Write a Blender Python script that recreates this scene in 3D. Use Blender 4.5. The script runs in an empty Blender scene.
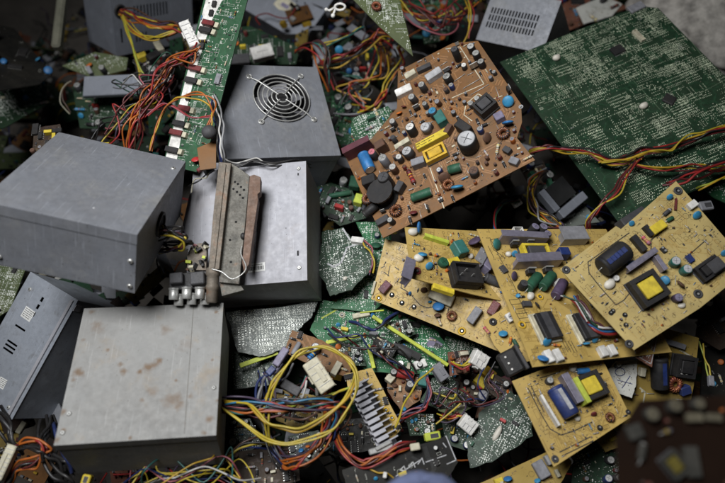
import bpy, bmesh, math, random
import numpy as np
from mathutils import Vector, Matrix
V = Vector
scene = bpy.context.scene
COL = scene.collection
# ------------------------------------------------------------------ camera
FPX, TH, HC = 620.0, math.radians(27), 1.0
cd = bpy.data.cameras.new('camera'); cam = bpy.data.objects.new('camera', cd); COL.objects.link(cam)
cam.location = (0, 0, HC); cam.rotation_euler = (TH, 0, 0)
cd.sensor_width = 36; cd.lens = FPX / 725 * 36; cd.clip_start = 0.02; cd.clip_end = 50
cd.dof.use_dof = True; cd.dof.focus_distance = 0.735; cd.dof.aperture_fstop = 3.2
scene.camera = cam
CT, ST = math.cos(TH), math.sin(TH)
def ray(px, py):
    x, y, z = (px - 362.5) / FPX, (241.5 - py) / FPX, -1.0
    return V((x, y * CT - z * ST, y * ST + z * CT))
def P(px, py, z):                       # the point at height z seen at a spot of the photograph
    d = ray(px, py); return V((0, 0, HC)) + d * ((z - HC) / d.z)
# ------------------------------------------------------------------ materials
MATS = {}
def mat(name, col, rough=.5, metal=0., dust=.25, vary=.25, bump=.15, scale=60, dustcol=(.17, .15, .125), scratch=0., stain=None, stain_amt=.0, spec=.5, coat=0.):
    if name in MATS: return MATS[name]
    m = bpy.data.materials.new(name); m.use_nodes = True; nt = m.node_tree; N = nt.nodes; L = nt.links
    b = N['Principled BSDF']
    tc = N.new('ShaderNodeTexCoord')
    def noise(sc, det=5, ro=.6):
        n = N.new('ShaderNodeTexNoise'); n.inputs['Scale'].default_value = sc; n.inputs['Detail'].default_value = det
        n.inputs['Roughness'].default_value = ro; L.new(tc.outputs['Object'], n.inputs['Vector']); return n
    def ramp(src, a, b_):
        r = N.new('ShaderNodeMapRange'); r.inputs['From Min'].default_value = a; r.inputs['From Max'].default_value = b_
        L.new(src, r.inputs['Value']); return r.outputs['Result']
    def mix(fac, a, c):
        x = N.new('ShaderNodeMix'); x.data_type = 'RGBA'
        if isinstance(fac, float): x.inputs[0].default_value = fac
        else: L.new(fac, x.inputs[0])
        for s, v in ((6, a), (7, c)):
            if isinstance(v, tuple): x.inputs[s].default_value = (*v[:3], 1)
            else: L.new(v, x.inputs[s])
        return x.outputs[2]
    def mul(src, k):
        q = N.new('ShaderNodeMath'); q.operation = 'MULTIPLY'; L.new(src, q.inputs[0]); q.inputs[1].default_value = k; return q.outputs[0]
    n1 = noise(scale, 6); n2 = noise(scale * 6, 4, .7)
    dark = tuple(c * (1 - vary) for c in col); lite = tuple(min(1, c * (1 + vary)) for c in col)
    c = mix(ramp(n1.outputs['Fac'], .3, .7), dark, lite)
    if stain:
        n3 = noise(stain[1], 5, .65); f = mul(ramp(n3.outputs['Fac'], .56, .68), stain_amt); c = mix(f, c, stain[0])
        n5 = noise(stain[1] * 7, 3, .6); c = mix(mul(ramp(n5.outputs['Fac'], .66, .74), stain_amt * .8), c, tuple(q * .4 for q in stain[0]))
    n4 = noise(scale * .45, 8, .75)
    df = mul(ramp(n4.outputs['Fac'], .35, .7), dust); c = mix(df, c, dustcol)
    if scratch:
        for ang, sx, sy, th in ((.5, 520, 14, .70), (-1.0, 420, 18, .71), (.1, 380, 30, .72)):
            mp = N.new('ShaderNodeMapping'); mp.inputs['Rotation'].default_value = (0, 0, ang); mp.inputs['Scale'].default_value = (sx, sy, sy); L.new(tc.outputs['Object'], mp.inputs['Vector'])
            ns = N.new('ShaderNodeTexNoise'); ns.inputs['Scale'].default_value = 1; ns.inputs['Detail'].default_value = 2; L.new(mp.outputs[0], ns.inputs['Vector'])
            c = mix(mul(ramp(ns.outputs['Fac'], th - .035, th), scratch), c, tuple(min(1, q * 1.7 + .05) for q in col))
        nd = noise(420, 2, .5); c = mix(mul(ramp(nd.outputs['Fac'], .70, .74), .7), c, (.05, .045, .04))
        ng = noise(9, 5, .6); c = mix(mul(ramp(ng.outputs['Fac'], .45, .7), .3), c, tuple(q * .55 for q in col))
    L.new(c, b.inputs['Base Color'])
    r = N.new('ShaderNodeMapRange'); r.inputs['From Min'].default_value = .3; r.inputs['From Max'].default_value = .7
    r.inputs['To Min'].default_value = max(.05, rough - .1); r.inputs['To Max'].default_value = min(1, rough + .18)
    L.new(n2.outputs['Fac'], r.inputs['Value']); L.new(r.outputs['Result'], b.inputs['Roughness'])
    b.inputs['Metallic'].default_value = metal
    b.inputs['Specular IOR Level'].default_value = spec
    b.inputs['Coat Weight'].default_value = coat
    if bump:
        bp = N.new('ShaderNodeBump'); bp.inputs['Strength'].default_value = bump; bp.inputs['Distance'].default_value = .0006
        L.new(n2.outputs['Fac'], bp.inputs['Height']); L.new(bp.outputs['Normal'], b.inputs['Normal'])
        if scratch:
            nb = noise(16, 2, .4); b2 = N.new('ShaderNodeBump'); b2.inputs['Strength'].default_value = .35; b2.inputs['Distance'].default_value = .004
            L.new(nb.outputs['Fac'], b2.inputs['Height']); L.new(b2.outputs['Normal'], bp.inputs['Normal'])
    MATS[name] = m; return m
PAL = dict(
 black=((.014, .014, .016), .45), dkgrey=((.05, .05, .055), .5), grey=((.22, .22, .24), .5), ltgrey=((.42, .42, .43), .5),
 white=((.72, .70, .66), .45), cream=((.55, .51, .38), .5), yellow=((.66, .50, .035), .45), amber=((.62, .38, .02), .45),
 lime=((.48, .55, .06), .5), red=((.38, .02, .02), .4), dkred=((.13, .012, .015), .45), orange=((.55, .14, .015), .45),
 brown=((.10, .045, .025), .55), blue=((.02, .15, .38), .35), sky=((.03, .23, .42), .35), navy=((.012, .03, .14), .4),
 purple=((.075, .05, .095), .45), violet=((.19, .17, .25), .45), green=((.014, .085, .045), .45), teal=((.02, .15, .13), .4), dkgreen=((.012, .07, .04), .45),
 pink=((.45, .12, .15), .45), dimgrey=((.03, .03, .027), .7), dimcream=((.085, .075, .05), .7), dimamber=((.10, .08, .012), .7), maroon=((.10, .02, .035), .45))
def pm(c):
    col, r = PAL[c]; return mat('plastic_' + c, col, r + .08, dust=.38, vary=.3, bump=.25, scale=110, dustcol=(.06, .052, .042), spec=.12 if c.startswith('dim') else (.3 if max(col) < .1 else .45))
def wm(c):
    col, r = PAL[c]; return mat('wire_' + c, tuple(q * .66 for q in col), .40, dust=.35, vary=.25, bump=0, scale=50, dustcol=(.05, .042, .034))
M_SILV = mat('tinned_metal', (.55, .55, .53), .4, .6, dust=.5, vary=.2)
M_ALU = mat('aluminium', (.36, .36, .39), .5, .5, dust=.3, vary=.2, scale=40)
M_ALUP = mat('violet_aluminium', (.30, .28, .36), .42, .6, dust=.25, vary=.2, scale=40)
M_COPPER = mat('copper_wire', (.45, .17, .07), .35, .7)
M_SOLDER = mat('solder', (.80, .82, .76), .35, .2, dust=.12, vary=.2)
M_SILK = mat('silk_print_white', (.55, .56, .5), .6, dust=.3)
M_INK = mat('silk_print_black', (.02, .018, .015), .6, dust=.12)
M_LINE = mat('silk_print_brown', (.16, .10, .03), .6, dust=.12)
M_GLUE = mat('glue', (.62, .58, .5), .5, dust=.3)
M_STEEL = mat('galvanised_steel', (.20, .21, .235), .52, .3, scratch=.3, dust=.35, vary=.16, bump=.2, scale=26, stain=((.34, .33, .29), 20), stain_amt=.35)
M_STEEL_C = mat('tilted_case_steel', (.30, .325, .37), .5, .3, scratch=.2, dust=.2, vary=.14, bump=.15, scale=26, stain=((.12, .11, .10), 60), stain_amt=.4)
M_STEEL_L = mat('pale_galvanised_steel', (.34, .34, .37), .6, .15, scratch=.2, dust=.3, vary=.12, bump=.12, scale=20, stain=((.28, .2, .13), 13), stain_amt=.22)
M_STEEL_R = mat('stained_galvanised_steel', (.25, .25, .242), .6, .15, scratch=.22, dust=.4, vary=.16, bump=.2, scale=24, stain=((.24, .17, .09), 24), stain_amt=.45)
def add_spots(m, spots, col):            # brown stains at given places of the lid (they belong to the metal)
    nt = m.node_tree; N = nt.nodes; L = nt.links; b = N['Principled BSDF']; src = b.inputs['Base Color'].links[0].from_socket
    tc = N.new('ShaderNodeTexCoord'); nz = N.new('ShaderNodeTexNoise'); nz.inputs['Scale'].default_value = 130; nz.inputs['Detail'].default_value = 6; L.new(tc.outputs['Object'], nz.inputs['Vector'])
    for x, y, r, k in spots:
        d = N.new('ShaderNodeVectorMath'); d.operation = 'DISTANCE'; L.new(tc.outputs['Object'], d.inputs[0]); d.inputs[1].default_value = (x, y, 0)
        a = N.new('ShaderNodeMath'); a.operation = 'MULTIPLY_ADD'; L.new(nz.outputs['Fac'], a.inputs[0]); a.inputs[1].default_value = r * 2.6; L.new(d.outputs['Value'], a.inputs[2])
        q = N.new('ShaderNodeMapRange'); q.inputs['From Min'].default_value = r * 2.5; q.inputs['From Max'].default_value = r * 1.5; q.inputs['To Min'].default_value = 0; q.inputs['To Max'].default_value = k; L.new(a.outputs[0], q.inputs['Value'])
        mx = N.new('ShaderNodeMix'); mx.data_type = 'RGBA'; L.new(q.outputs['Result'], mx.inputs[0]); L.new(src, mx.inputs[6]); mx.inputs[7].default_value = (*col, 1); src = mx.outputs[2]
    L.new(src, b.inputs['Base Color'])
M_STEEL_B = mat('bluish_galvanised_steel', (.20, .215, .25), .5, .3, scratch=.3, dust=.2, vary=.12, bump=.1, scale=20)
M_RUST = mat('corroded_steel', (.135, .11, .085), .62, .3, dust=.45, vary=.5, bump=.8, scale=70, stain=((.16, .075, .035), 70), stain_amt=.7)
M_RUSTD = mat('corroded_dark_steel', (.105, .10, .085), .6, .3, dust=.4, vary=.5, bump=.8, scale=70, stain=((.2, .10, .05), 60), stain_amt=.6)
M_DARKIN = mat('dark_inside', (.012, .012, .012), .85, 0, dust=0, spec=.2)
BOARD = dict(
 yellow=((.47, .32, .085), .5, (.34, .22, .05)), paleyellow=((.47, .355, .13), .55, (.42, .29, .09)), dullyellow=((.34, .23, .045), .55, (.25, .16, .03)),
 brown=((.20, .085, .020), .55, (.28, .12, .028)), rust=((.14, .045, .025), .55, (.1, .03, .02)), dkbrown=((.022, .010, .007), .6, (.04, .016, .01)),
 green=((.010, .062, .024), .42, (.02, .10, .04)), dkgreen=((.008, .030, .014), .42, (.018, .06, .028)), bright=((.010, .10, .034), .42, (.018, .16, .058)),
 olive=((.06, .085, .03), .45, (.09, .12, .045)), black=((.008, .008, .008), .5, (.014, .014, .014)), dimbrown=((.010, .005, .003), .7, (.012, .006, .004)), white=((.5, .5, .46), .5, (.4, .4, .36)), grey=((.10, .12, .11), .45, (.2, .22, .2)))
def bmats(c):
    col, r, tr = BOARD[c]
    dust = 0. if c == 'dimbrown' else .75 if c == 'brown' else (.12 if 'green' in c or c in ('black', 'bright', 'dimbrown') else .34)
    return (mat('board_' + c, col, r, dust=dust, vary=.22, bump=.08, scale=28, dustcol=(.09, .068, .046) if c == 'brown' else (.16, .14, .10), spec=.06 if c == 'dimbrown' else (.2 if c in ('black', 'dkbrown') else .4)),
            mat('track_' + c, tr, r - .05, dust=dust * .7, vary=.2, bump=0, scale=28))
# ------------------------------------------------------------------ mesh builder
class MB:
    def __init__(s): s.v = []; s.f = []; s.m = []; s.sm = []; s.mats = []
    def mi(s, m):
        if m not in s.mats: s.mats.append(m)
        return s.mats.index(m)
    def add(s, vs, fs, m, smooth=False):
        o = len(s.v); s.v += [tuple(v) for v in vs]; k = s.mi(m)
        for f in fs: s.f.append(tuple(i + o for i in f)); s.m.append(k); s.sm.append(smooth)
        return s
    def box(s, c, size, m, R=None, ch=0.):
        x, y, z = (q / 2 for q in size); c = V(c)
        if ch <= 0:
            vs = [V((i, j, k)) for k in (-z, z) for j in (-y, y) for i in (-x, x)]
            fs = [(0, 2, 3, 1), (4, 5, 7, 6), (0, 1, 5, 4), (2, 6, 7, 3), (0, 4, 6, 2), (1, 3, 7, 5)]
        else:                                # box with chamfered vertical and top edges
            ch = min(ch, x * .45, y * .45, z * .9)
            def ring(a, b, q, zz): return [V(p + (zz,)) for p in ((a - q, -b), (a, -b + q), (a, b - q), (a - q, b), (-a + q, b), (-a, b - q), (-a, -b + q), (-a + q, -b))]
            vs = ring(x, y, ch, -z) + ring(x, y, ch, z - ch) + ring(x - ch, y - ch, ch * .5, z)
            fs = [tuple(range(7, -1, -1)), tuple(range(16, 24))]
            for r in (0, 8):
                for i in range(8): j = (i + 1) % 8; fs.append((r + i, r + j, r + 8 + j, r + 8 + i))
        if R: vs = [R @ v for v in vs]
        return s.add([v + c for v in vs], fs, m)
    def lathe(s, p0, ax, prof, m, n=20, smooth=True):    # prof: list of (r, h) along axis
        p0 = V(p0); ax = V(ax).normalized(); u = ax.orthogonal().normalized(); w = ax.cross(u)
        vs = []; fs = []
        for r, h in prof:
            for i in range(n):
                a = 2 * math.pi * i / n; vs.append(p0 + ax * h + (u * math.cos(a) + w * math.sin(a)) * r)
        for k in range(len(prof) - 1):
            for i in range(n): j = (i + 1) % n; fs.append((k * n + i, k * n + j, (k + 1) * n + j, (k + 1) * n + i))
        s.add(vs, fs, m, smooth)
        s.add(vs[:n], [tuple(range(n - 1, -1, -1))], m); s.add(vs[-n:], [tuple(range(n))], m)
        return s
    def cyl(s, p0, p1, r, m, n=14, r1=None, bev=0.):
        d = V(p1) - V(p0); h = d.length; r1 = r if r1 is None else r1
        prof = [(r, 0), (r1, h)] if not bev else [(r - bev, 0), (r, bev), (r1, h - bev), (r1 - bev, h)]
        return s.lathe(p0, d, prof, m, n)
    def dome(s, c, r, h, m, n=8, up=(0, 0, 1), R=None):
        c = V(c); vs = []
        for q, z in ((1, 0), (.75, .65)): vs += [c + V((math.cos(2 * math.pi * i / n) * r * q, math.sin(2 * math.pi * i / n) * r * q, z * h)) for i in range(n)]
        vs.append(c + V((0, 0, h))); fs = []
        for i in range(n): j = (i + 1) % n; fs += [(i, j, n + j, n + i), (n + i, n + j, 2 * n)]
        return s.add(vs, fs, m, True)
    def ell(s, c, rad, m, R=None, n=14, k=8):
        vs = []; fs = []; c = V(c)
        for a in range(1, k):
            t = math.pi * a / k
            for i in range(n):
                p = V((math.sin(t) * math.cos(2 * math.pi * i / n) * rad[0], math.sin(t) * math.sin(2 * math.pi * i / n) * rad[1], math.cos(t) * rad[2]))
                vs.append(c + (R @ p if R else p))
        top = V((0, 0, rad[2])); bot = -top
        if R: top = R @ top; bot = R @ bot
        vs += [c + top, c + bot]
        for a in range(k - 2):
            for i in range(n): j = (i + 1) % n; fs.append((a * n + i, (a + 1) * n + i, (a + 1) * n + j, a * n + j))
        for i in range(n): j = (i + 1) % n; fs += [(len(vs) - 2, i, j), (len(vs) - 1, (k - 2) * n + j, (k - 2) * n + i)]
        return s.add(vs, fs, m, True)
    def tube(s, pts, r, m, n=8, closed=False):
        pts = [V(p) for p in pts]; N_ = len(pts); vs = []; u = None
        for i, p in enumerate(pts):
            if closed: t = pts[(i + 1) % N_] - pts[i - 1]
            else: t = pts[min(i + 1, N_ - 1)] - pts[max(i - 1, 0)]
            if t.length < 1e-9: t = V((0, 0, 1))
            t.normalize()
            if u is None: u = t.orthogonal().normalized()
            u = (u - t * u.dot(t)); u = u.normalized() if u.length > 1e-6 else t.orthogonal().normalized()
            w = t.cross(u)
            vs += [p + (u * math.cos(2 * math.pi * k / n) + w * math.sin(2 * math.pi * k / n)) * r for k in range(n)]
        fs = []
        for i in range(N_ if closed else N_ - 1):
            a = i * n; b = ((i + 1) % N_) * n
            for k in range(n): q = (k + 1) % n; fs.append((a + k, a + q, b + q, b + k))
        s.add(vs, fs, m, True)
        if not closed: s.add(vs[:n], [tuple(range(n - 1, -1, -1))], m); s.add(vs[-n:], [tuple(range(n))], m)
        return s
    def prism(s, poly, z0, z1, m):
        n = len(poly); vs = [V((p[0], p[1], z0)) for p in poly] + [V((p[0], p[1], z1)) for p in poly]
        return s.add(vs, [tuple(range(n - 1, -1, -1)), tuple(range(n, 2 * n))] + [(i, (i + 1) % n, n + (i + 1) % n, n + i) for i in range(n)], m)
    def strip(s, a, b, w, z, m, t=.00012):               # printed line on a board, a thin raised bar
        a = V((a[0], a[1], 0)); b = V((b[0], b[1], 0)); d = b - a
        if d.length < 1e-7: return s
        d.normalize(); q = V((-d.y, d.x, 0)) * w / 2; a = a - d * w * .4; b = b + d * w * .4
        vs = [a - q, b - q, b + q, a + q]; vs = [v + V((0, 0, z)) for v in vs] + [v + V((0, 0, z + t)) for v in vs]
        return s.add(vs, [(4, 5, 6, 7), (0, 1, 5, 4), (1, 2, 6, 5), (2, 3, 7, 6), (3, 0, 4, 7)], m)
    def plate(s, x0, x1, y0, y1, z0, z1, holes, m):      # sheet with real rectangular openings
        xs = sorted({x0, x1, *[h[0] for h in holes], *[h[1] for h in holes]}); ys = sorted({y0, y1, *[h[2] for h in holes], *[h[3] for h in holes]})
        nx, ny = len(xs) - 1, len(ys) - 1
        def solid(i, j):
            if not (0 <= i < nx and 0 <= j < ny): return False
            cx, cy = (xs[i] + xs[i + 1]) / 2, (ys[j] + ys[j + 1]) / 2
            return not any(h[0] < cx < h[1] and h[2] < cy < h[3] for h in holes)
        for i in range(nx):
            for j in range(ny):
                if not solid(i, j): continue
                a, b, c, d = xs[i], xs[i + 1], ys[j], ys[j + 1]
                vs = [(a, c, z0), (b, c, z0), (b, d, z0), (a, d, z0), (a, c, z1), (b, c, z1), (b, d, z1), (a, d, z1)]
                fs = [(4, 5, 6, 7), (3, 2, 1, 0)]
                if not solid(i, j - 1): fs.append((0, 1, 5, 4))
                if not solid(i + 1, j): fs.append((1, 2, 6, 5))
                if not solid(i, j + 1): fs.append((2, 3, 7, 6))
                if not solid(i - 1, j): fs.append((3, 0, 4, 7))
                s.add(vs, fs, m)
        return s
    def build(s, name, parent=None, mw=None, bevel=0., label=None):
        me = bpy.data.meshes.new(name); me.from_pydata(s.v, [], s.f); me.validate()
        for m in s.mats: me.materials.append(m)
        if len(me.polygons) == len(s.m):
            me.polygons.foreach_set('material_index', s.m); me.polygons.foreach_set('use_smooth', s.sm)
        if bevel:
            bm = bmesh.new(); bm.from_mesh(me); bmesh.ops.remove_doubles(bm, verts=bm.verts, dist=1e-6)
            es = [e for e in bm.edges if len(e.link_faces) == 2 and e.calc_face_angle(0) > .6]
            bmesh.ops.bevel(bm, geom=es, offset=bevel, segments=2, profile=.6, affect='EDGES', clamp_overlap=True); bm.to_mesh(me); bm.free()
        me.update()
        o = bpy.data.objects.new(name, me); COL.objects.link(o)
        if mw: o.matrix_world = mw
        if parent: o.parent = parent
        if label: o['label'] = label
        return o
def tag(o, label, cat, group=None, kind=None):
    if label: o['label'] = label
    if cat: o['category'] = cat
    if group: o['group'] = group
    if kind: o['kind'] = kind
    return o
def empty(name, label, cat, mw, group=None):
    o = bpy.data.objects.new(name, None); o.empty_display_size = .02; COL.objects.link(o); o.matrix_world = mw
    return tag(o, label, cat, group)
def frame(o, x, n):
    n = V(n).normalized(); x = V(x); x = (x - n * x.dot(n)).normalized(); y = n.cross(x)
    m = Matrix((x, y, n)).transposed().to_4x4(); m.translation = o; return m
# ------------------------------------------------------------------ components (parts of a board)
def z_(p, h=0): return V((p[0], p[1], h))
class Board:
    def __init__(s, name, label, cat, poly, z, color, tilt=None, rect=None, thick=.0016, rnd=1, group=None, ragged=0):
        s.rng = random.Random(rnd); s.pts = poly; s.used = []; s.name = name
        cx = sum(p[0] for p in poly) / len(poly); cy = sum(p[1] for p in poly) / len(poly)
        if rect:                           # tilt at which the four marked corners make a rectangle
            best = None
            q0 = tilt or (0, 0)
            for st, rg in ((.05, 11), (.01, 5)):
                c0 = (q0 if best is None else best[1])
                for i in range(-rg, rg + 1):
                    for j in range(-rg, rg + 1):
                        t = (c0[0] + i * st, c0[1] + j * st); n = V((t[0], t[1], 1)); o = P(cx, cy, z)
                        w = []
                        for p in rect: d = ray(*p); w.append(V((0, 0, HC)) + d * ((o - V((0, 0, HC))).dot(n) / d.dot(n)))
                        e = 0
                        for k in range(4):
                            a = (w[k - 1] - w[k]).normalized(); b = (w[(k + 1) % 4] - w[k]).normalized(); e += a.dot(b) ** 2
                        e += .12 * ((t[0] - q0[0]) ** 2 + (t[1] - q0[1]) ** 2)
                        if best is None or e < best[0]: best = (e, t)
            tilt = best[1]
        tilt = tilt or (0, 0)
        s.n = V((tilt[0], tilt[1], 1)).normalized(); s.o = P(cx, cy, z)
        R = rect or poly
        w0, w1 = s.wp(*R[0]), s.wp(*R[1])
        s.M = frame(s.o, w1 - w0, s.n); s.Mi = s.M.inverted()
        s.sc = (s.wp(cx + 10, cy) - s.wp(cx - 10, cy)).length / 20
        s.sc = (s.sc + (s.wp(cx, cy + 10) - s.wp(cx, cy - 10)).length / 20) / 2
        s.root = empty(name, label, cat, s.M, group)
        s.poly = [s.loc(*p) for p in poly]
        pl = s.poly
        if sum(pl[i][0] * pl[(i + 1) % len(pl)][1] - pl[(i + 1) % len(pl)][0] * pl[i][1] for i in range(len(pl))) < 0: pl = pl[::-1]
        if ragged:
            out = []
            for i in range(len(pl)):
                a, b = V(pl[i]), V(pl[(i + 1) % len(pl)]); k = 7
                for q in range(k): p = a.lerp(b, q / k); out.append((p.x + s.rng.uniform(-1, 1) * ragged * (q > 0), p.y + s.rng.uniform(-1, 1) * ragged * (q > 0)))
            pl = out
        s.poly = pl; s.bm_, s.tm = bmats(color)
        MB().prism(pl, -thick, 0, s.bm_).build('board', s.root, bevel=.00015 if not ragged else 0)
        s.bb = (min(p[0] for p in pl), max(p[0] for p in pl), min(p[1] for p in pl), max(p[1] for p in pl))
    def wp(s, px, py):
        d = ray(px, py); c = V((0, 0, HC)); return c + d * ((s.o - c).dot(s.n) / d.dot(s.n))
    def loc(s, px, py): q = s.Mi @ s.wp(px, py); return (q.x, q.y)
    def inside(s, x, y, m=0.):
        c = False; pl = s.poly; n = len(pl)
        for i in range(n):
            a, b = pl[i], pl[i - 1]
            if (a[1] > y) != (b[1] > y) and x < (b[0] - a[0]) * (y - a[1]) / (b[1] - a[1]) + a[0]: c = not c
        if c and m:
            for i in range(n):
                a, b = V(pl[i - 1]), V(pl[i]); d = b - a; q = V((x, y)); t = max(0, min(1, (q - a).dot(d) / max(d.length_squared, 1e-12)))
                if (a + d * t - q).length < m: return False
        return c
    def rp(s, m=.003):
        for _ in range(200):
            x, y = s.rng.uniform(s.bb[0], s.bb[1]), s.rng.uniform(s.bb[2], s.bb[3])
            if s.inside(x, y, m): return x, y
        return None
    def tracks(s, n, w=.0005, seglen=.006, m=None, z=.00005, name='copper_tracks'):
        mb = MB(); r = s.rng
        for _ in range(n):
            p = s.rp(.002)
            if not p: continue
            k = r.randint(1, 4); par = r.randrange(8); cnt = r.randint(2, 5)
            base = [p]; d = par
            for i in range(cnt):
                l = r.uniform(.5, 2.2) * seglen; base.append((base[-1][0] + l * math.cos(d * math.pi / 4), base[-1][1] + l * math.sin(d * math.pi / 4))); d += r.choice((-1, 1))
            for q in range(k):
                off = q * w * 2.2; nx, ny = -math.sin(par * math.pi / 4) * off, math.cos(par * math.pi / 4) * off
                zz = z + r.random() * .00004
                for a, b in zip(base, base[1:]):
                    if s.inside(a[0] + nx, a[1] + ny, .001) and s.inside(b[0] + nx, b[1] + ny, .001):
                        mb.strip((a[0] + nx, a[1] + ny), (b[0] + nx, b[1] + ny), w, zz, m or s.tm, .00006)
        if mb.v: mb.build(name, s.root)
    def joints(s, n, r0=.0006, m=None, name='solder_joints', dash=.18, pk=(2.6, 3.6), spread=2):
        mb = MB(); r = s.rng; m = m or M_SOLDER
        def put(x, y, k=1., dsh=None):
            if not s.inside(x, y, .0008): return
            if dsh is not None: mb.box((x, y, r0 * .3), (r0 * 3.2 if dsh else r0 * .9, r0 * .9 if dsh else r0 * 3.2, r0 * .6), m)
            else: mb.dome((x, y, 0), r0 * k * r.uniform(.7, 1.25), r0 * r.uniform(.8, 1.5), m, 6)
        for _ in range(n):
            p = s.rp(.002)
            if not p: continue
            t = r.random(); hz = r.random() < .5; pit = r0 * r.uniform(*pk)
            if t < .3:
                a = r.randint(4, 12); gap = pit * r.randint(2, 4)
                for i in range(a):
                    for j in (0, 1):
                        u, v = i * pit, j * gap
                        put(p[0] + (u if hz else v), p[1] + (v if hz else u), .9)
            elif t < .3 + dash:
                a = r.randint(2, 8)
                for i in range(a):
                    for j in (0, 1): put(p[0] + (i * pit if hz else j * pit * 1.5), p[1] + (j * pit * 1.5 if hz else i * pit), 1, not hz)
            elif t < .85:
                for i in range(r.randint(3, 9)): put(p[0] + r.gauss(0, pit * spread), p[1] + r.gauss(0, pit * spread), r.choice((.7, 1, 1.4)))
            else:
                for i in range(r.randint(2, 4)):
                    for j in range(r.randint(2, 4)): put(p[0] + i * pit, p[1] + j * pit)
        if mb.v: o = mb.build(name, s.root); o['kind'] = 'stuff'
    def pads(s, blocks, m, r0=.0005):
        mb = MB(); r = s.rng
        for _ in range(blocks):
            p = s.rp(.004)
            if not p: continue
            nx, ny = r.randint(5, 14), r.randint(2, 7); px_, py_ = r.choice((.0022, .0026, .003)), r.choice((.0032, .004, .005)); dash = r.random() < .4; keep = r.uniform(.6, 1)
            for i in range(nx):
                for j in range(ny):
                    x, y = p[0] + i * px_, p[1] + j * py_
                    if r.random() > keep or not s.inside(x, y, .001): continue
                    if dash: mb.box((x, y, r0 * .25), (r0 * 1.1, r0 * 3.0, r0 * .5), m)
                    else: mb.dome((x, y, 0), r0 * r.uniform(.8, 1.25), r0, m, 6)
        if mb.v: o = mb.build('solder_pads', s.root); o['kind'] = 'stuff'
    def dirt(s, n, mx=.0011):
        mb = MB(); r = s.rng; ms = [mat('dirt_dark', (.03, .025, .02), .9), mat('dirt_tan', (.17, .14, .10), .9), mat('dirt_grey', (.11, .105, .10), .9)]
        for _ in range(n):
            p = s.rp(.0015)
            if not p: continue
            q = mx * r.uniform(.2, 1) ** 1.5; R = Matrix.Rotation(r.uniform(0, 6.28), 3, 'Z'); o = V((p[0], p[1], 0))
            vs = [o + R @ V((-q, -q * .5, 0)), o + R @ V((q * r.uniform(.5, 1.5), -q * .3, 0)), o + R @ V((q * .2, q, 0)), o + R @ V((0, 0, q * r.uniform(.4, .9)))]
            mb.add(vs, [(0, 1, 3), (1, 2, 3), (2, 0, 3)], r.choice(ms))
        if mb.v: o = mb.build('dirt_specks', s.root); o['kind'] = 'stuff'
    def print_(s, lines, w=.0006, m=None, name='printed_line', z=.0001):
        mb = MB()
        for ln in lines:
            q = [s.loc(*p) for p in ln]
            for a, b in zip(q, q[1:]): mb.strip(a, b, w, z, m or M_INK)
        return mb.build(name, s.root)
    def marks(s, n, m=None, sz=.0016, name='silkscreen'):
        mb = MB(); r = s.rng; m = m or M_LINE
        for _ in range(n):
            p = s.rp(.004)
            if not p: continue
            x, y = p; t = r.random(); z = .00012 + r.random() * .00003; w = .00022
            if t < .45:      # small designator strokes
                k = r.randint(2, 4); hz = r.random() < .6
                for i in range(k):
                    cx, cy = (x + i * sz * .8, y) if hz else (x, y + i * sz * .8)
                    g = [(0, 0), (0, 1), (.55, 1), (.55, .5), (0, .5), (.55, 0)]
                    ii = r.sample(range(6), 3)
                    for a, b in zip(ii, ii[1:]):
                        mb.strip((cx + g[a][0] * sz, cy + g[a][1] * sz), (cx + g[b][0] * sz, cy + g[b][1] * sz), w, z, m)
            elif t < .75:
                a, b = r.uniform(.003, .010), r.uniform(.002, .005)
                if r.random() < .5: a, b = b, a
                c = [(x, y), (x + a, y), (x + a, y + b), (x, y + b), (x, y)]
                if all(s.inside(*q, .001) for q in c):
                    for u, v in zip(c, c[1:]): mb.strip(u, v, w, z, m)
            else:
                R_ = r.uniform(.0015, .004); c = [(x + R_ * math.cos(k * .5236), y + R_ * math.sin(k * .5236)) for k in range(13)]
                if all(s.inside(*q, .001) for q in c):
                    for u, v in zip(c, c[1:]): mb.strip(u, v, w, z, m)
        if mb.v: mb.build(name, s.root)
    def comp(s, kind, px, py, ang=0, L=8, W=None, H=None, col='black', col2=None, local=False, label=None):
        if local: x, y = px, py; a = ang
        else:
            x, y = s.loc(px, py); k = math.radians(ang); x2, y2 = s.loc(px + 6 * math.cos(k), py - 6 * math.sin(k)); a = math.atan2(y2 - y, x2 - x)
        sc = s.sc; L *= sc; W = (W * sc if W else L * .5); H = (H * sc if H else W)
        s.used.append((x, y, max(L, W) * .5))
        R = Matrix.Rotation(a, 3, 'Z'); o = V((x, y, 0)); r = s.rng
        T = lambda X, Y, Z: o + R @ V((X, Y, Z))
        rt = s.root; m = pm(col) if col in PAL else None
        def lean(t): return Matrix.Rotation(r.uniform(-t, t), 3, 'X') @ Matrix.Rotation(r.uniform(-t, t), 3, 'Y')
        if kind == 'ecap':
            ax = (lean(.12) @ V((0, 0, 1))); rr = L / 2; b = rr * .12
            c = MB().lathe(o, ax, [(rr * .96, 0), (rr, b), (rr, H * .1), (rr * .95, H * .14), (rr, H * .18), (rr, H - b), (rr * .93, H)], m, 22).build('electrolytic_capacitor', rt, label=label)
            t = MB().lathe(o + ax * (H - .00005), ax, [(rr * .86, 0), (rr * .86, .00025), (rr * .8, .0004)], M_SILV if col2 is None else pm(col2), 22)
            u = ax.orthogonal().normalized()
            for q in (u, ax.cross(u)): t.tube([o + ax * (H + .00035) - q * rr * .6, o + ax * (H + .00035) + q * rr * .6], rr * .035, M_DARKIN, 4)
            t.build('cap_top', c)
        elif kind == 'ecapl':
            rr = W / 2; p0 = T(-L / 2, 0, rr + .0004); p1 = T(L / 2, 0, rr + .0004)
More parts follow.
